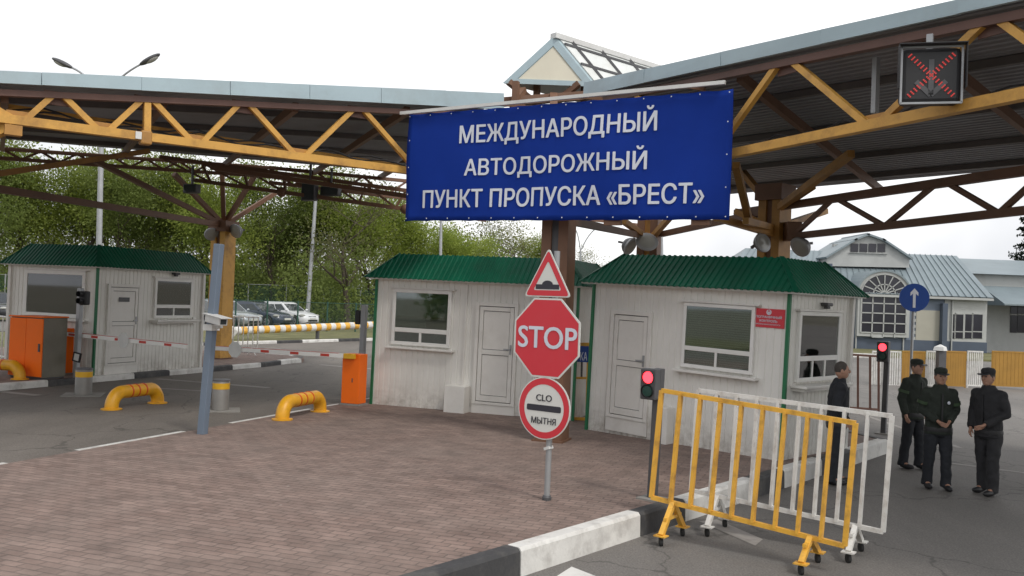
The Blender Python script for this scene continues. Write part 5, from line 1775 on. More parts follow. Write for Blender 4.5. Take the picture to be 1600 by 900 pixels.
# ------------------------------------------------------------------ fences and railings on the right
def panel(label, px0, px1, y, m, n, topy=549, boty=602, solid=False, group="fence panels before the pale building"):
    a, b = D(px0, topy, y), D(px1, topy + (px1 - px0) * .037, y)
    zb = D(px0, boty, y).z
    t = thing("fence_panel", label, "fence", Vector(((a.x + b.x) / 2, y, ROAD_R)), 0, group)
    q = MB()
    q.bar((a.x, y, a.z), (b.x, y, a.z), .05, .05); q.bar((a.x, y, zb), (b.x, y, zb), .05, .05)
    for x in (a.x + .02, b.x - .02): q.bar((x, y, ROAD_R), (x, y, a.z - .02), .05, .05, up=EX)
    f = q.build("frame", m, t, world=True)
    q = MB()
    for k in range(n):
        x = a.x + (b.x - a.x) * (k + .5) / n
        w_ = (b.x - a.x) / n * (.94 if solid else .45)
        q.box(x - w_ / 2, x + w_ / 2, y - .012, y + .012, zb + .026, a.z - .026)
    q.build("pickets", m, t, world=True)
    return t
M['fyellow'] = mat("fence yellow paint", (.36, .19, .03), .6, .15, 2)  # yellow darkened to carry the dimness of the bus window
panel("white picket panel left of the far red light", 1363, 1377, 30.0, M['bwhite'], 5)
panel("white picket panel just right of the far red light", 1383, 1408, 30, M['bwhite'], 7)
panel("yellow panel behind the standing people, left of the dark pillar", 1410, 1446, 30, M['fyellow'], 8, solid=True)
panel("white picket panel touching the dark pillar", 1448, 1467, 30, M['bwhite'], 6)
panel("yellow panel right of the dark pillar", 1477, 1510, 30, M['fyellow'], 8, solid=True)
panel("white picket panel between two yellow panels, near the right edge", 1512, 1536, 30, M['bwhite'], 8)
panel("rightmost yellow panel, partly out of the photo", 1550, 1610, 30, M['fyellow'], 10, solid=True)
dp_ = thing("gate_pillar", "dark square pillar with white cap standing in the yellow and white fence", "pillar", D(1471, 605, 29.5))
a = D(1471, 548, 29.5); dp_.location.z = ROAD_R
q = MB(); q.box(a.x - .12, a.x + .12, 29.4, 29.64, ROAD_R, a.z); q.build("shaft", M['dsteel'], dp_, world=True)
q = MB(); q.lathe([(.24, 0), (.2, .12), (.02, .2)], (a.x - .04, 29.5, a.z + .004), 4); q.build("cap", M['rail'], dp_, world=True)
# red brown gate beside the right booth
gt = thing("railing_gate", "red-brown railing gate right of the right booth", "gate", D(1340, 640, 21))
gt.location.z = ROAD_R
q = MB()
tl, tr, b0_, b1_ = D(1300, 552, 21), D(1374, 557, 21), D(1300, 635, 21), D(1374, 640, 21)
q.bar(tl, tr, .05, .05); q.build("top_rail", M['redbrown'], gt, world=True)
q = MB(); q.bar(b0_, b1_, .05, .05); q.build("bottom_rail", M['redbrown'], gt, world=True)
for px in (1303, 1322, 1340.5, 1359.5, 1373):
    q = MB(); f = (px - 1300) / 74; q.bar(lin(b0_, b1_, f) - Z * (.12 if px in (1303, 1373) else 0), lin(tl, tr, f), .06, .05, up=EX); q.build("bar", M['redbrown'], gt, world=True)
# yellow gate in the gap between the booths
yg = thing("railing_gate", "yellow frame gate with blue plate in the gap between the two right booths", "gate", D(908, 665, 16.2))
yg.location.z = 0
q = MB(); yy = 16.25
pl_, pr_ = D(890, 663, yy), D(918, 664, yy); pl_.z = pr_.z = .02
tl_, tr_ = D(892, 538, yy), D(921, 538, yy)
q.bar(pl_, pr_, .07, .06); q.bar(tl_, tr_, .06, .06); q.bar(pr_, tr_, .08, .07, up=EX); q.bar(pl_, tl_, .08, .07, up=EX)
q.build("frame", M['byellow'], yg, world=True)
q = MB(); q.bar(lin(pl_, tl_, .55), lin(pr_, tr_, .55), .04, .04); q.build("middle_rail", M['byellow'], yg, world=True)
for f in (.25, .62):
    q = MB(); q.bar(lin(pl_, pr_, f) + (tl_ - pl_) * .56, lin(tl_, tr_, f), .03, .03, up=EX); q.build("bar", M['dsteel'], yg, world=True)
a, b = D(893, 540, yy - .08), D(919, 566, yy - .08)
q = MB(); q.box(a.x, b.x, yy - .09, yy - .07, b.z, a.z); bp_ = q.build("blue_plate", M['sblue'], yg, world=True)
c = D(906.5, 563, yy - .09); e = D(917.5, 554.5, yy - .09)
lettering("lettering", "КА", c.x, e.x, c.z, .14, lambda u, z, d: Vector((u, d, z)), yy - .0925, M['letter'], bp_, .01, world=True)
panel("small yellow picket panel far away in the gap between the right booths", 905, 932, 44, M['fyellow'], 9, 493, 510, group=None)

# ------------------------------------------------------------------ left: railings, verge barrier, fences
def railing(label, p0, p1, h, n, y0, y1, m, foot=True):
    a, b = D(*p0, y0), D(*p1, y1)
    t = thing("railing", label, "railing", Vector(((a.x + b.x) / 2, (a.y + b.y) / 2, ISLE)), math.atan2(b.y - a.y, b.x - a.x))
    a.z = b.z = ISLE + .22
    u_ = Z * h
    q = MB(); q.tube([a, b], .022, 8); q.tube([a + u_, b + u_], .022, 8)
    q.tube([a, a + u_], .022, 8); q.tube([b, b + u_], .022, 8)
    q.build("frame", m, t, world=True, smooth=True)
    for k in range(1, n + 1):
        p = lin(a, b, k / (n + 1)); q = MB(); q.tube([p, p + u_], .018, 8); q.build("bar", m, t, world=True, smooth=True)
    nn = (b - a).normalized().cross(Z)
    for f in (.18, .82):
        p = lin(a, b, f)
        q = MB(); q.tube([Vector((p.x, p.y, ISLE + .02)) + nn * .3, p, Vector((p.x, p.y, ISLE + .02)) - nn * .3], .02, 8); q.build("foot", m, t, world=True, smooth=True)
    return t
railing("white pipe railing beside the yellow column, behind the left lane", (356, 540), (402, 541), .98, 5, 27.4, 28.0, M['bwhite'])
railing("white pipe railing at the photo's left edge beside the left booth", (-30, 560), (13, 562), .95, 3, 22.2, 21.2, M['bwhite'])

pb = thing("pipe_barrier", "thick yellow and white striped pipe barrier along the verge before the parked cars", "barrier", D(480, 520, 41))
pb.location.z = .1
pa, pz = D(366, 517, 37.0), D(600, 507, 43.0)
n = 15
for k in range(n * 2):
    a, b = lin(pa, pz, k / (2 * n) + .0004), lin(pa, pz, (k + .985) / (2 * n))
    q = MB(); q.tube([a, b], .165 if k % 2 else .168, 14); q.build("white_section" if k % 2 == 0 else "yellow_section", M['kwhite'] if k % 2 == 0 else M['byellow'], pb, world=True, smooth=True)
q = MB(); q.bar(pa - Z * (pa.z - .1) - Vector((.3, .1, 0)), pa + Vector((.05, 0, .1)), .35, .35); q.build("end_support", M['kwhite'], pb, world=True, bevel=.03)
q = MB(); p = lin(pa, pz, .52); q.bar(Vector((p.x, p.y, .1)), p - Z * .16, .12, .12, up=EX); q.build("middle_support", M['dsteel'], pb, world=True)

def mesh_fence(label, pts, h, z, cover, m_post, mnet, step, topbar=True):
    t = thing("mesh_fence", label, "fence", Vector((pts[0].x, pts[0].y, z)))
    q = MB(); prev = None
    for a, b in zip(pts[:-1], pts[1:]):
        q.add([Vector((a.x, a.y, z)), Vector((b.x, b.y, z)), Vector((b.x, b.y, z + h)), Vector((a.x, a.y, z + h))], [(0, 1, 2, 3)])
    q.build("net", mnet, t, world=True, recalc=False)
    for a, b in zip(pts[:-1], pts[1:]):
        L = (b - a).length; k = 0
        nn = max(1, round(L / step))
        for i in range(nn + 1):
            p = lin(a, b, i / nn)
            q = MB(); q.tube([(p.x, p.y - .04, z - .1), (p.x, p.y - .04, z + h + .06)], .045, 8); q.build("post", m_post, t, world=True)
        q = MB(); q.bar(Vector((a.x, a.y - .04, z + h)), Vector((b.x, b.y - .04, z + h)), .03, .03); q.build("top_wire", m_post, t, world=True)
    return t
netg = net_mat("green fence net", (.010, .048, .030), .50)
netl = net_mat("thin wire mesh", (.03, .07, .05), .16)
M['gpost'] = mat("green fence post", (.02, .07, .05), .6, .1)
def flat(p, z=0): return Vector((p.x, p.y, 0))
mesh_fence("tall dark green net fence behind the parked cars", [flat(D(-60, 470, 60)), flat(D(620, 470, 66))], 2.55, .1, .6, M['steel'], netg, 2.6)
mesh_fence("thin wire fence with dark posts in front of the parked cars", [flat(D(318, 470, 45.5)), flat(D(600, 470, 50.5))], 1.55, .1, .2, M['gpost'], netl, 1.55)

# ------------------------------------------------------------------ parked cars
def car(label, c, yaw, paint, L=4.1, W=1.72, H=1.48, hatch=True, dark_lights=False):
    t = thing("parked_car", label, "car", c, yaw, "cars parked behind the wire fence")
    hl, hw = L / 2, W / 2
    # lower body: loft of rings along x
    st = [(-hl, .55, .30, .62), (-hl + .06, .86, .24, .82), (-hl + .5, .97, .20, .93), (-hl * .3, 1.0, .19, .92), (hl * .2, 1.0, .19, .90), (hl * .42, .99, .19, .89),
          (hl - .55, .95, .20, .80), (hl - .16, .84, .22, .68), (hl, .58, .30, .55)]
    if not hatch: st[0] = (-hl, .58, .32, .72); st[1] = (-hl + .08, .86, .25, .88); st[2] = (-hl + .7, .96, .2, .93)
    rings, q = [], MB()
    for x, wf, zs, zt in st:
        w = hw * wf
        rings.append([(x, -w * .90, zs), (x, -w, zs + .12), (x, -w, zs + (zt - zs) * .62), (x, -w * .93, zt - .03), (x, -w * .80, zt), (x, 0, zt + .03),
                      (x, w * .80, zt), (x, w * .93, zt - .03), (x, w, zs + (zt - zs) * .62), (x, w, zs + .12), (x, w * .90, zs)])
    m = len(rings[0]); vs = [p for r in rings for p in r]; fs = []
    for i in range(len(rings) - 1):
        for k in range(m):
            fs.append((i * m + k, i * m + (k + 1) % m, (i + 1) * m + (k + 1) % m, (i + 1) * m + k))
    fs += [tuple(range(m)), tuple(range((len(rings) - 1) * m, len(rings) * m))]
    q.add(vs, fs); body = q.build("body", paint, t, smooth=True, angle=50)
    # cabin
    zb_ = .90
    if hatch: xb = [(-hl + .12, -hl + .42), (hl * .40, hl * .02)]
    else: xb = [(-hl + .62, -hl * .38), (hl * .40, hl * .0)]
    wb_, wt_ = hw * .90, hw * .68
    zt = H
    xr, xf = xb[0][1], xb[1][1]
    side = [(xb[0][0], zb_ - .05), (xr - .08, zt - .17), (xr + .12, zt - .06), (lin(xr, xf, .45), zt), (xf - .22, zt - .03), (xf, zt - .09), (xb[1][0], zb_ - .05)]
    def wz(z): return wb_ - (wb_ - wt_) * (z - (zb_ - .05)) / (zt - zb_ + .05)
    q = MB(); m_ = len(side)
    q.add([(x, -wz(z), z) for x, z in side] + [(x, wz(z), z) for x, z in side], [tuple(range(m_)), tuple(range(2 * m_ - 1, m_ - 1, -1))] + [(i, i + 1, m_ + i + 1, m_ + i) for i in range(m_ - 1)])
    cabn = q.build("cabin", paint, t, bevel=.035)
    zr, zf = zt - .17, zt - .09
    B = [Vector((xb[0][0], -wb_, zb_ - .05)), Vector((xb[1][0], -wb_, zb_ - .05)), Vector((xb[1][0], wb_, zb_ - .05)), Vector((xb[0][0], wb_, zb_ - .05))]
    T = [Vector((xr - .08, -wz(zr), zr)), Vector((xf, -wz(zf), zf)), Vector((xf, wz(zf), zf)), Vector((xr - .08, wz(zr), zr))]
    def glassq(name, i, j, u0, u1, v0, v1):
        q = MB()
        def pt(u, v): return lin(lin(B[i], B[j], u), lin(T[i], T[j], u), v)
        nn = (pt(1, 0) - pt(0, 0)).cross(pt(0, 1) - pt(0, 0)).normalized()
        o = nn * .012
        q.add([pt(u0, v0) + o, pt(u1, v0) + o, pt(u1, v1) + o, pt(u0, v1) + o], [(0, 1, 2, 3)])
        q.build(name, M['carglass'], cabn)
    glassq("windscreen", 1, 2, .07, .93, .12, .90)
    glassq("rear_window", 3, 0, .1, .9, .2, .88)
    for (i, j) in ((0, 1), (2, 3)):
        r = [(.08, .30), (.33, .60), (.63, .93)]
        if (i, j) == (2, 3): r = [(1 - b, 1 - a) for a, b in r]
        for a, b in r: glassq("side_window", i, j, a, b, .16, .86)
    for sx in (-1, 1):
        for sy in (-1, 1):
            x = sx * L * .315 + .04
            q = MB(); q.lathe([(.37, 0), (.37, .012)], (x, sy * (hw * .975) + (0 if sy < 0 else -.012), .33), 20, Matrix.Rotation(R(90), 4, 'X') if sy > 0 else Matrix.Rotation(R(90), 4, 'X'))
            q.build("wheel_arch", M['black'], body)
            w_ = thing_part = MB()
            Mx = Matrix.Rotation(R(90), 4, 'X')
            w_.lathe([(.22, -.02), (.30, -.02), (.31, .0), (.31, .17), (.30, .19), (.2, .19)], (x, sy * hw * .95 + .09, .31), 20, Mx)
            wo = w_.build("wheel", M['rubber'], t, smooth=True)
            q = MB(); yc = sy * hw * .95 + (-.105 if sy < 0 else .115)
            q.lathe([(.215, 0), (.05, .015), (.03, .02)], (x, yc, .31), 16, Mx); q.build("rim", M['steel'], wo, smooth=True)
            for k in range(5):
                q = MB(); an = 2 * math.pi * k / 5
                c2 = Vector((x + .13 * math.cos(an), yc + (-.022 if sy < 0 else .01), .31 + .13 * math.sin(an)))
                q.lathe([(.045, 0), (.045, .006)], c2, 8, Mx); q.build("rim_hole", M['black'], wo)
    for sy in (-1, 1):
        q = MB(); q.ball((hl - .30, sy * hw * .72, .66), (.20, .19, .085), 12, 7, Matrix.Rotation(-sy * .5, 4, 'Z')); q.build("headlight", M['lens'], body, smooth=True)
        q = MB(); q.ball((hl * .33, sy * (hw * 1.03), .97), (.07, .10, .07), 10, 6); q.build("mirror", paint, body, smooth=True)
        q = MB(); q.ball((-hl + .10, sy * hw * .78, .78), (.08, .09, .12), 10, 6); q.build("tail_light", M['sred'], body, smooth=True)
    q = MB(); q.box(hl - .10, hl + .012, -hw * .48, hw * .48, .31, .43); q.build("grille", M['black'], body, bevel=.02)
    q = MB(); q.box(hl - .14, hl - .03, -hw * .36, hw * .36, .56, .63); q.build("upper_grille", M['black'], body, bevel=.015)
    q = MB(); q.box(hl - .02, hl + .022, -.26, .26, .435, .545); q.build("number_plate", M['swhite'], body)
    return t
cz_ = .15
def cpos(px, y): p = D(px, 500, y); p.z = cz_; return p
cy = R(-30)
car("white hatchback, the car nearest the middle booth", cpos(450, 54.5), cy, M['carwhite'], 4.0, 1.70, 1.45, True)
car("dark blue hatchback between the white hatchback and the silver car", cpos(406, 51.6), cy + R(3), M['carblue'], 4.1, 1.70, 1.42, True)
car("silver car right behind the yellow column", cpos(353, 48.6), cy, M['carsilver'], 4.3, 1.74, 1.50, True)
car("dark car half hidden behind the left booth, right edge of its roof showing", cpos(309, 46.5), cy, M['cardark'], 4.3, 1.74, 1.46, False)
car("dark car at the photo's left edge behind the left booth", cpos(-8, 47), cy, M['cardark'], 4.2, 1.72, 1.5, True)

# ------------------------------------------------------------------ trees
LV = {
 'spring': leaf_mat("spring leaves", (.150, .205, .040), (.350, .400, .085)),
 'mid': leaf_mat("mid green leaves", (.140, .190, .052), (.290, .345, .095)),
 'dull': leaf_mat("dull olive leaves", (.130, .145, .058), (.270, .275, .115)),
 'fir': leaf_mat("dark fir needles", (.008, .016, .010), (.028, .042, .026)),
}
def leaves_mesh(name, pts, size, m, seed, flat=.0):
    rg = np.random.default_rng(seed)
    n = len(pts); P = np.array(pts)
    a = rg.normal(size=(n, 3)); a /= np.linalg.norm(a, axis=1)[:, None]
    b = rg.normal(size=(n, 3)); b -= (a * b).sum(1)[:, None] * a; b /= np.linalg.norm(b, axis=1)[:, None]
    s = size * rg.uniform(.55, 1.35, n)[:, None]
    V = np.empty((n, 4, 3)); V[:, 0] = P - a * s; V[:, 1] = P + b * s * .55; V[:, 2] = P + a * s; V[:, 3] = P - b * s * .55
    me = bpy.data.meshes.new(name)
    me.vertices.add(n * 4); me.vertices.foreach_set("co", V.reshape(-1).astype(np.float32))
    me.loops.add(n * 4); me.loops.foreach_set("vertex_index", np.arange(n * 4, dtype=np.int32))
    me.polygons.add(n); me.polygons.foreach_set("loop_start", np.arange(0, n * 4, 4, dtype=np.int32))
    me.update(calc_edges=True); me.materials.append(m)
    return me

def tree_proto(h, spread, nleaf, leaf, seed, sparse=.0, trunk_h=.22, lsize=.15):
    """returns trunk mesh builder and leaf points for a broadleaf tree"""
    rg = random.Random(seed)
    wood, ends = MB(), []
    def branch(p, d, L, r, depth):
        n = 4; pts = [p]; rr = [r]
        q = p.copy(); dd = d.copy()
        for k in range(n):
            dd = (dd + Vector((rg.uniform(-.22, .22), rg.uniform(-.22, .22), rg.uniform(-.05, .22)))).normalized()
            q = q + dd * (L / n); pts.append(q.copy()); rr.append(r * (1 - .62 * (k + 1) / n))
        wood.tube(pts, rr, 7 if depth < 2 else 5, caps=False)
        if depth >= 3:
            ends.extend(pts[1:]); return
        kids = 4 if depth == 0 else 3
        for k in range(kids + (1 if depth == 0 else 0)):
            i = rg.randint(2, n) if depth else rg.randint(2, n)
            az = rg.uniform(0, 2 * math.pi); el = rg.uniform(.15, .95)
            nd = (dd * .35 + Vector((math.cos(az) * spread, math.sin(az) * spread, el))).normalized()
            branch(pts[i], nd, L * rg.uniform(.52, .78), rr[i] * .75, depth + 1)
        if depth >= 1: ends.extend(pts[3:])
    branch(Vector((0, 0, -.1)), Vector((0, 0, 1)), h * .42, h * .018, 0)
    zmax = max(p.z for p in ends)
    k = h / zmax
    pts = []
    per = max(1, nleaf // max(1, len(ends)))
    rgn = np.random.default_rng(seed)
    for e in ends:
        c = per if rg.random() > sparse else per // 5
        s = .055 * h * rg.uniform(.6, 1.3)
        if c: pts.append(rgn.normal(size=(c, 3)) * s * np.array([1, 1, .75]) + np.array(e))
    P = np.concatenate(pts)
    P = P[P[:, 2] > h * .1 / k]
    wood.v = [v * k for v in wood.v]
    return wood, P * k

protos = {}
def make_tree(key, label, p, s, yaw, group):
    if key not in protos:
        h, spread, nl, lf, seed, sparse, ls = key
        wood, P = tree_proto(h, spread, nl, lf, seed, sparse, lsize=ls)
        t = thing("leafy_tree", label, "tree", p, yaw, group)
        wood.build("trunk", M['bark'], t, smooth=True, recalc=False)
        me = leaves_mesh("crown", P, ls, LV[lf], seed)
        c = bpy.data.objects.new("crown", me); COL.objects.link(c); c.parent = t
        protos[key] = t
    else:
        t = copy_tree(protos[key]); t["label"] = label
        if group: t["group"] = group
    t.matrix_world = Matrix.Translation(p) @ Matrix.Rotation(yaw, 4, 'Z') @ Matrix.Diagonal((s, s, s, 1))
    return t
KA = (11.0, .95, 34000, 'spring', 3, .14, .085)
KB = (11.5, .85, 28000, 'mid', 11, .2, .085)
KC = (10.5, 1.0, 11000, 'dull', 23, .45, .085)
KD_ = (10.0, 1.0, 32000, 'spring', 31, .2, .088)
KE = (9.0, 1.1, 3500, 'dull', 41, .65, .10)
wood_spec = [
 (KB, -60, 62, 1.05, "dark green tree at the photo's left edge above the left booth"),
 (KA, 45, 66, 1.12, "light green tree above the left end of the left booth's roof"),
 (KD_, 110, 63, 1.10, "light green tree left of the pole behind the left booth"),
 (KC, 150, 72, 1.18, "thin olive tree directly behind the pole of the twin street lamp"),
 (KB, 205, 64, 1.00, "dark green tree right of the pole behind the left booth"),
 (KA, 262, 67, 1.05, "light green tree above the right end of the left booth's roof"),
 (KC, 318, 70, 1.12, "thin olive tree seen left of the yellow column's head"),
 (KD_, 372, 64, .98, "bright green tree just right of the yellow column's head"),
 (KB, 425, 66, 1.02, "dark green tree above the dark blue hatchback"),
 (KA, 470, 69, 1.02, "light green tree behind the lamp pole above the white hatchback"),
 (KE, 545, 61, 1.12, "half bare dark-limbed tree right of the lamp pole, left of the banner"),
 (KD_, 590, 68, .95, "bright green tree left of the middle booth's roof"),
 (KA, 645, 70, .86, "light green tree under the banner's lower left corner"),
 (KD_, 700, 66, .74, "bright green tree behind the thin pole above the middle booth"),
 (KC, 752, 72, .82, "thin olive tree above the middle booth's door"),
 (KE, 800, 68, .90, "half bare tree just left of the rust brown column"),
 (KA, 838, 74, .66, "low light green tree against the rust brown column"),
]
for i, (k, px, y, s, lb) in enumerate(wood_spec):
    p = D(px, 470, y); p.z = .05
    make_tree(k, lb, p, s, i * 1.7, "trees of the wood behind the left lanes")
for px, y, s, lb in ((918, 95, .75, "small distant tree in the gap between the right booths"), (960, 110, .5, "faint distant tree behind the left end of the right booth's roof")):
    p = D(px, 470, y); p.z = -.2
    make_tree(KC, lb, p, s, px * .1, None)
# undergrowth and far wood as one mass
rgn = np.random.default_rng(5)
def mass(n, px0, px1, y0, y1, top, seed):
    out = []
    rg = random.Random(seed)
    bumps = [(rg.uniform(px0, px1), rg.uniform(y0, y1), rg.uniform(.45, 1.0), rg.uniform(1.6, 3.6)) for _ in range(70)]
    for px, y, hk, r in bumps:
        p = D(px, 470, y)
        c = n // 70
        th = top * hk
        a = rgn.normal(size=(c, 3)); a /= np.linalg.norm(a, axis=1)[:, None]
        rad = rgn.uniform(.45, 1.05, c)[:, None]
        q = a * rad * np.array([r, r, th * .55]) + np.array([p.x, p.y, th * .45])
        out.append(q[q[:, 2] > 0])
    return np.concatenate(out)
me = leaves_mesh("undergrowth", mass(90000, -120, 860, 59.5, 76, 6.6, 2), .11, LV['mid'], 77)
ug = bpy.data.objects.new("undergrowth", me); COL.objects.link(ug)
ug["kind"] = "stuff"; ug["label"] = "dense green undergrowth filling the wood behind the net fence"; ug["category"] = "undergrowth"
me = leaves_mesh("far_wood", mass(80000, -160, 820, 82, 94, 11.5, 9), .14, LV['dull'], 78)
fw = bpy.data.objects.new("far_wood", me); COL.objects.link(fw)
fw["kind"] = "stuff"; fw["label"] = "farther olive green wood behind the first trees"; fw["category"] = "wood"
me = leaves_mesh("far_hedge", mass(9000, 860, 1320, 100, 116, 3.0, 14), .22, LV['dull'], 79)
fw = bpy.data.objects.new("far_hedge", me); COL.objects.link(fw)
fw["kind"] = "stuff"; fw["label"] = "distant low hedge seen in the gap between the booths"; fw["category"] = "hedge"

# unseen wood added behind the viewpoint, to give the window glass reflections
out = []
for k in range(60):
    a, b, r, th = rnd.uniform(-60, 50), rnd.uniform(-52, -38), rnd.uniform(2, 4.5), rnd.uniform(4, 11)
    d_ = rgn.normal(size=(420, 3)); d_ /= np.linalg.norm(d_, axis=1)[:, None]
    q_ = d_ * rgn.uniform(.4, 1.05, 420)[:, None] * np.array([r, r, th * .55]) + np.array([a, b, th * .5])
    out.append(q_[q_[:, 2] > -.2])
nw = bpy.data.objects.new("near_wood", leaves_mesh("near_wood", np.concatenate(out), .38, LV['mid'], 80)); COL.objects.link(nw)
nw["kind"] = "stuff"; nw["label"] = "green wood across the road, mirrored in the booth windows"; nw["category"] = "wood"

# fir at the right edge
fp = D(1618, 500, 76); fp.z = ROAD_R
ft = thing("fir_tree", "dark fir tree at the photo's right edge, rising over the annex roof", "tree", fp)
Hf = 13.6
q = MB(); q.tube([(0, 0, 0), (0, 0, Hf * .97)], [.16, .02], 8); q.build("trunk", M['bark'], ft, smooth=True)
pts = []
rg = random.Random(4)
z = 1.2
br_ = MB()
while z < Hf:
    rr_ = (1 - z / Hf) ** .8 * 4.6 + .15
    for k in range(7):
        an = rg.uniform(0, 2 * math.pi); r_ = rr_ * rg.uniform(.75, 1.1)
        tip = np.array([math.cos(an) * r_, math.sin(an) * r_, z - .22 * r_ + rg.uniform(-.1, .15)])
        st = np.array([0, 0, z + .1])
        m_ = int(40 + 80 * r_ / 3.9)
        tt = rgn.uniform(.12, 1, m_)[:, None]
        base = st * (1 - tt) + tip * tt
        base[:, 2] -= .25 * (tt[:, 0] * (1 - tt[:, 0])) * r_
        pts.append(base + rgn.normal(size=(m_, 3)) * np.array([.10, .10, .07]) * (.5 + r_ * .35))
        br_.tube([st, tip], [.025, .008], 4, caps=False)
    z += .36
me = leaves_mesh("crown", np.concatenate(pts), .14, LV['fir'], 6)
c = bpy.data.objects.new("crown", me); COL.objects.link(c); c.parent = ft
br_.build("branches", M['bark'], ft, recalc=False)

# ------------------------------------------------------------------ people
def skin_mesh(name, verts, edges, radii, root, m, parent, sub=2, extra=None):
    me = bpy.data.meshes.new(name)
    me.from_pydata([tuple(v) for v in verts], edges, [])
    o = bpy.data.objects.new(name, me); COL.objects.link(o)
    sk = o.modifiers.new("skin", 'SKIN'); sk.branch_smoothing = .6
    lay = me.skin_vertices[0].data if me.skin_vertices else None
    if lay is None:
        bm = bmesh.new(); bm.from_mesh(me); bm.verts.layers.skin.verify(); bm.to_mesh(me); bm.free(); lay = me.skin_vertices[0].data
    for i, r in enumerate(radii):
        lay[i].radius = r if isinstance(r, tuple) else (r, r)
        lay[i].use_root = (i == root)
    ss = o.modifiers.new("sub", 'SUBSURF'); ss.levels = ss.render_levels = sub
    bpy.context.view_layer.update()
    out = bpy.data.meshes.new_from_object(o.evaluated_get(bpy.context.evaluated_depsgraph_get()))
    bpy.data.objects.remove(o); bpy.data.meshes.remove(me)
    if extra:
        bm = bmesh.new(); bm.from_mesh(out)
        for vs, fs in extra:
            vv = [bm.verts.new(v) for v in vs]
            for f in fs:
                bm.faces.new([vv[i] for i in f])
        bmesh.ops.recalc_face_normals(bm, faces=bm.faces)
        bm.to_mesh(out); bm.free()
    out.name = name
    out.materials.clear(); out.materials.append(m)
    out.shade_smooth()
    ob = bpy.data.objects.new(name, out); COL.objects.link(ob); ob.parent = parent
    return ob

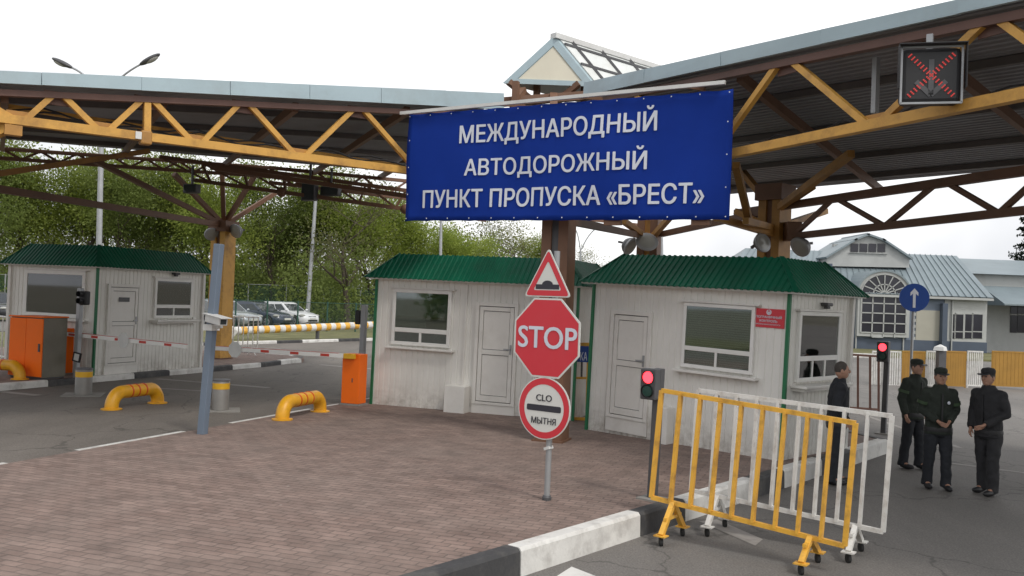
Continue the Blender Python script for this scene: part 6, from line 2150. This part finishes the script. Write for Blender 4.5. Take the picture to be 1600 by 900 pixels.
def person(label, p, yaw, h, jacket, trousers, cap, arms, lean=0.0, stride=.06, badge=False, hivis=False):
    """faces -Y at yaw 0; arms: list of (elbow, wrist) for left and right"""
    t = thing("person", label, "person", p, yaw, None)
    t.scale = (h / 1.75,) * 3
    V, E, Rr = [], [], []
    def add(v, r, par=None):
        V.append(Vector(v)); Rr.append(r)
        if par is not None: E.append((par, len(V) - 1))
        return len(V) - 1
    pel = add((0, 0, .96), (.11, .08)); sp_ = add((0, -.005 - lean * .1, 1.14), (.10, .075), pel); chs = add((0, -.02 - lean * .3, 1.32), (.115, .08), sp_)
    nk = add((0, -.02 - lean * .5, 1.47), .058, chs); nk2 = add((0, -.04 - lean * .6, 1.55), .054, nk)
    head = Vector((0, -.055 - lean * .7, 1.635))
    hands = []
    for s, (el, wr) in zip((-1, 1), arms):
        sh = add((s * .165, -.02 - lean * .35, 1.385), .046, chs); e = add(el, .040, sh); w_ = add(wr, .028, e)
        d = (Vector(wr) - Vector(el)).normalized()
        pm = add(Vector(wr) + d * .06, (.036, .020), w_)
        across = d.cross(Vector((1, 0, 0)))
        if across.length < .2: across = Vector((0, 1, 0))
        across.normalize()
        curl = Vector((-s, 0, 0))
        for k, (off_, ln) in enumerate(((-.027, .062), (-.009, .074), (.009, .070), (.027, .054))):
            b0 = Vector(wr) + d * .10 + across * off_
            f1 = add(b0, .0095, pm); f2 = add(b0 + d * ln * .5 + curl * .008, .009, f1); add(b0 + d * ln * .85 + curl * .03, .0075, f2)
        th = add(Vector(wr) + d * .045 - across * .036 + curl * .01, .011, pm); add(Vector(wr) + d * .088 - across * .050 + curl * .022, .009, th)
        hands.append((el, wr))
    for s in (-1, 1):
        hp = add((s * .095, 0, .90), .085, pel); kn = add((s * .105, -.015 - s * stride * .5, .50), .056, hp); an = add((s * .11, .02 - s * stride, .09), .040, kn); add((s * .125, -.13 - s * stride, .045), .038, an)
    # head: skull, nose, ears
    ex = []
    def shape(fn): q = MB(); fn(q); ex.append((q.v, q.f))
    shape(lambda q: q.ball(head, (.077, .098, .118), 20, 14))
    shape(lambda q: q.ball(head + Vector((0, -.030, -.068)), (.052, .056, .050), 14, 8))
    shape(lambda q: q.ball(head + Vector((0, -.104, -.012)), (.014, .020, .026), 10, 6))
    for s in (-1, 1): shape(lambda q: q.ball(head + Vector((s * .079, .012, -.008)), (.012, .022, .033), 10, 6))
    for z_ in (-.052, -.062): shape(lambda q: q.ball(head + Vector((0, -.085, z_)), (.024, .010, .006), 10, 6))
    for s in (-1, 1): shape(lambda q: q.ball(head + Vector((s * .030, -.086, .030)), (.022, .010, .006), 10, 6))
    skin_mesh("body", V, E, Rr, 0, M['skin'], t, 1, ex)
    for s in (-1, 1):
        q = MB(); q.ball(head + Vector((s * .030, -.088, .014)), (.013, .010, .008), 10, 6); q.build("eye", M['sblack'], t, smooth=True)
    # hair / cap
    q = MB(); q.ball(head + Vector((0, .014, .030)), (.084, .096, .104), 20, 12)
    q.v = [v if not (v.y < head.y - .055 and v.z < head.z + .062) else Vector((v.x, head.y - .055 + (v.y - head.y + .055) * .25, max(v.z, head.z + .055))) for v in q.v]
    q.build("hair", M['hair'], t, smooth=True)
    if cap:
        q = MB(); q.lathe([(.088, .0), (.094, .035), (.094, .055), (.075, .085), (.01, .098)], head + Vector((0, .008, .045)), 20, Matrix.Diagonal((.95, 1.12, 1, 1))); cp = q.build("cap", jacket, t, smooth=True)
        q = MB(); pts_ = [head + Vector((.085 * math.sin(a), -.095 - .075 * math.cos(a), .050 - .018 * math.cos(a))) for a in [-1.4 + 2.8 * k / 10 for k in range(11)]]
        q.prism(pts_, (0, .004, .012)); q.build("peak", M['black'], cp)
    # clothes: rounded forms melted into one surface
    def melt(name, q, m, vox):
        me = bpy.data.meshes.new(name)
        me.from_pydata([tuple(v) for v in q.v], [], q.f)
        bm = bmesh.new(); bm.from_mesh(me); bmesh.ops.recalc_face_normals(bm, faces=bm.faces); bm.to_mesh(me); bm.free()
        o = bpy.data.objects.new(name, me); COL.objects.link(o)
        r = o.modifiers.new("remesh", 'REMESH'); r.mode = 'VOXEL'; r.voxel_size = vox
        sm_ = o.modifiers.new("smooth", 'SMOOTH'); sm_.factor = .5; sm_.iterations = 5
        tx = bpy.data.textures.new("folds", 'CLOUDS'); tx.noise_scale = .11
        dpm = o.modifiers.new("folds", 'DISPLACE'); dpm.texture = tx; dpm.strength = .030; dpm.mid_level = .45
        bpy.context.view_layer.update()
        out = bpy.data.meshes.new_from_object(o.evaluated_get(bpy.context.evaluated_depsgraph_get()))
        bpy.data.objects.remove(o); bpy.data.meshes.remove(me)
        out.name = name; out.materials.clear(); out.materials.append(m); out.shade_smooth()
        ob = bpy.data.objects.new(name, out); COL.objects.link(ob); ob.parent = t
        return ob
    def rings(q, rows, seg=22):
        vs, fs = [], []
        for z, rx, ry, cy_ in rows:
            for k in range(seg):
                a = 2 * math.pi * k / seg
                vs.append(Vector((rx * math.cos(a), cy_ + ry * math.sin(a), z)))
        for i in range(len(rows) - 1):
            for k in range(seg):
                k2 = (k + 1) % seg; fs.append((i * seg + k, i * seg + k2, (i + 1) * seg + k2, (i + 1) * seg + k))
        fs.append(tuple(range(seg - 1, -1, -1))); fs.append(tuple(range((len(rows) - 1) * seg, len(rows) * seg)))
        q.add(vs, fs)
    q = MB()
    rings(q, [(.80, .195, .140, .0), (.95, .188, .135, .0), (1.08, .180, .128, -.005), (1.22, .195, .138, -.012), (1.34, .205, .135, -.015), (1.42, .185, .110, -.018), (1.47, .110, .088, -.022), (1.525, .080, .080, -.03)])
    for s, (el, wr) in zip((-1, 1), arms):
        e, w_ = Vector(el), Vector(wr)
        d = (w_ - e).normalized()
        q.tube([Vector((s * .12, -.015, 1.40)), Vector((s * .175, -.015, 1.395)), lin(Vector((s * .19, -.01, 1.37)), e, .45), e, lin(e, w_, .5), w_ + d * .015], [.075, .084, .076, .066, .060, .052], 16)
        q.ball(Vector((s * .178, -.015, 1.39)), .082, 14, 8)
    jk = melt("jacket", q, jacket, .013)
    q = MB(); rings(q, [(.845, .197, .143, .0), (.86, .199, .145, .0), (.89, .199, .145, .0), (.905, .196, .142, .0)]); q.build("hem_band", M['black'], jk, smooth=True)
    q = MB(); q.bar((0, -.155, .92), (0, -.158, 1.40), .014, .02, up=Vector((1, 0, 0))); q.build("zip", M['black'], jk)
    if hivis:
        for s, (el, wr) in zip((-1, 1), arms):
            a = Vector((s * .185, -.02, 1.39)); b = Vector(el)
            q = MB(); q.tube([lin(a, b, .45), lin(a, b, .62)], .088, 14, caps=False); q.build("sleeve_patch", M['hivis'], jk, smooth=True)
    if badge:
        q = MB(); q.ball((.09, -.152, 1.27), (.022, .012, .026), 10, 6); q.build("badge", M['letter'], jk, smooth=True)
    # trousers, shoes
    q = MB()
    rings(q, [(.78, .150, .115, .0), (.86, .165, .122, .0), (.96, .165, .120, .0), (1.02, .155, .112, .0)])
    for s in (-1, 1):
        q.tube([Vector((s * .085, 0, .90)), Vector((s * .093, 0, .80)), Vector((s * .105, -.015 - s * stride * .5, .50)), Vector((s * .11, .005 - s * stride * .8, .28)), Vector((s * .112, .018 - s * stride, .045))], [.095, .098, .080, .073, .076], 16)
    melt("trousers", q, trousers, .013)
    for s in (-1, 1):
        q = MB()
        c = Vector((s * .118, -.055 - s * stride, .0))
        q.ball(c + Vector((0, -.02, .045)), (.048, .140, .045), 14, 8)
        q.v = [Vector((v.x, v.y, max(.0, v.z))) for v in q.v]
        q.ball(c + Vector((-s * .006, .075, .075)), (.044, .058, .065), 12, 8)
        q.build("shoe", M['black'], t, smooth=True)
    return t
arm_down = [((-.235, .03, 1.13), (-.235, -.06, .90)), ((.235, .03, 1.13), (.235, -.06, .90))]
arm_front = [((-.235, .02, 1.14), (-.09, -.21, 1.02)), ((.235, .02, 1.14), (.09, -.21, 1.02))]
arm_mixed = [((-.245, .02, 1.14), (-.19, -.12, .93)), ((.235, .02, 1.14), (.10, -.22, 1.00))]
p = G(1304, 756, ROAD_R)
person("grey-haired man in black jacket standing in profile beside the right booth", p, R(80), 1.66, M['cloth'], M['cloth'], False, [((-.225, .04, 1.14), (-.20, -.10, .94)), ((.225, .04, 1.14), (.20, -.10, .94))])
p = G(1424, 732, ROAD_R)
person("tall person in dark uniform and cap standing beside the far red light", p, R(25), 1.66, M['cloth2'], M['cloth'], True, arm_down, hivis=True)
p = G(1463, 764, ROAD_R)
person("person in cap and dark jacket with a white badge, right of the tall one", p, R(-8), 1.63, M['cloth2'], M['cloth'], True, arm_front, badge=True, hivis=True)
p = G(1542, 772, ROAD_R)
person("rightmost person in charcoal jacket and cap, half turned away", p, R(-60), 1.66, M['cloth3'], M['cloth3'], True, arm_mixed)
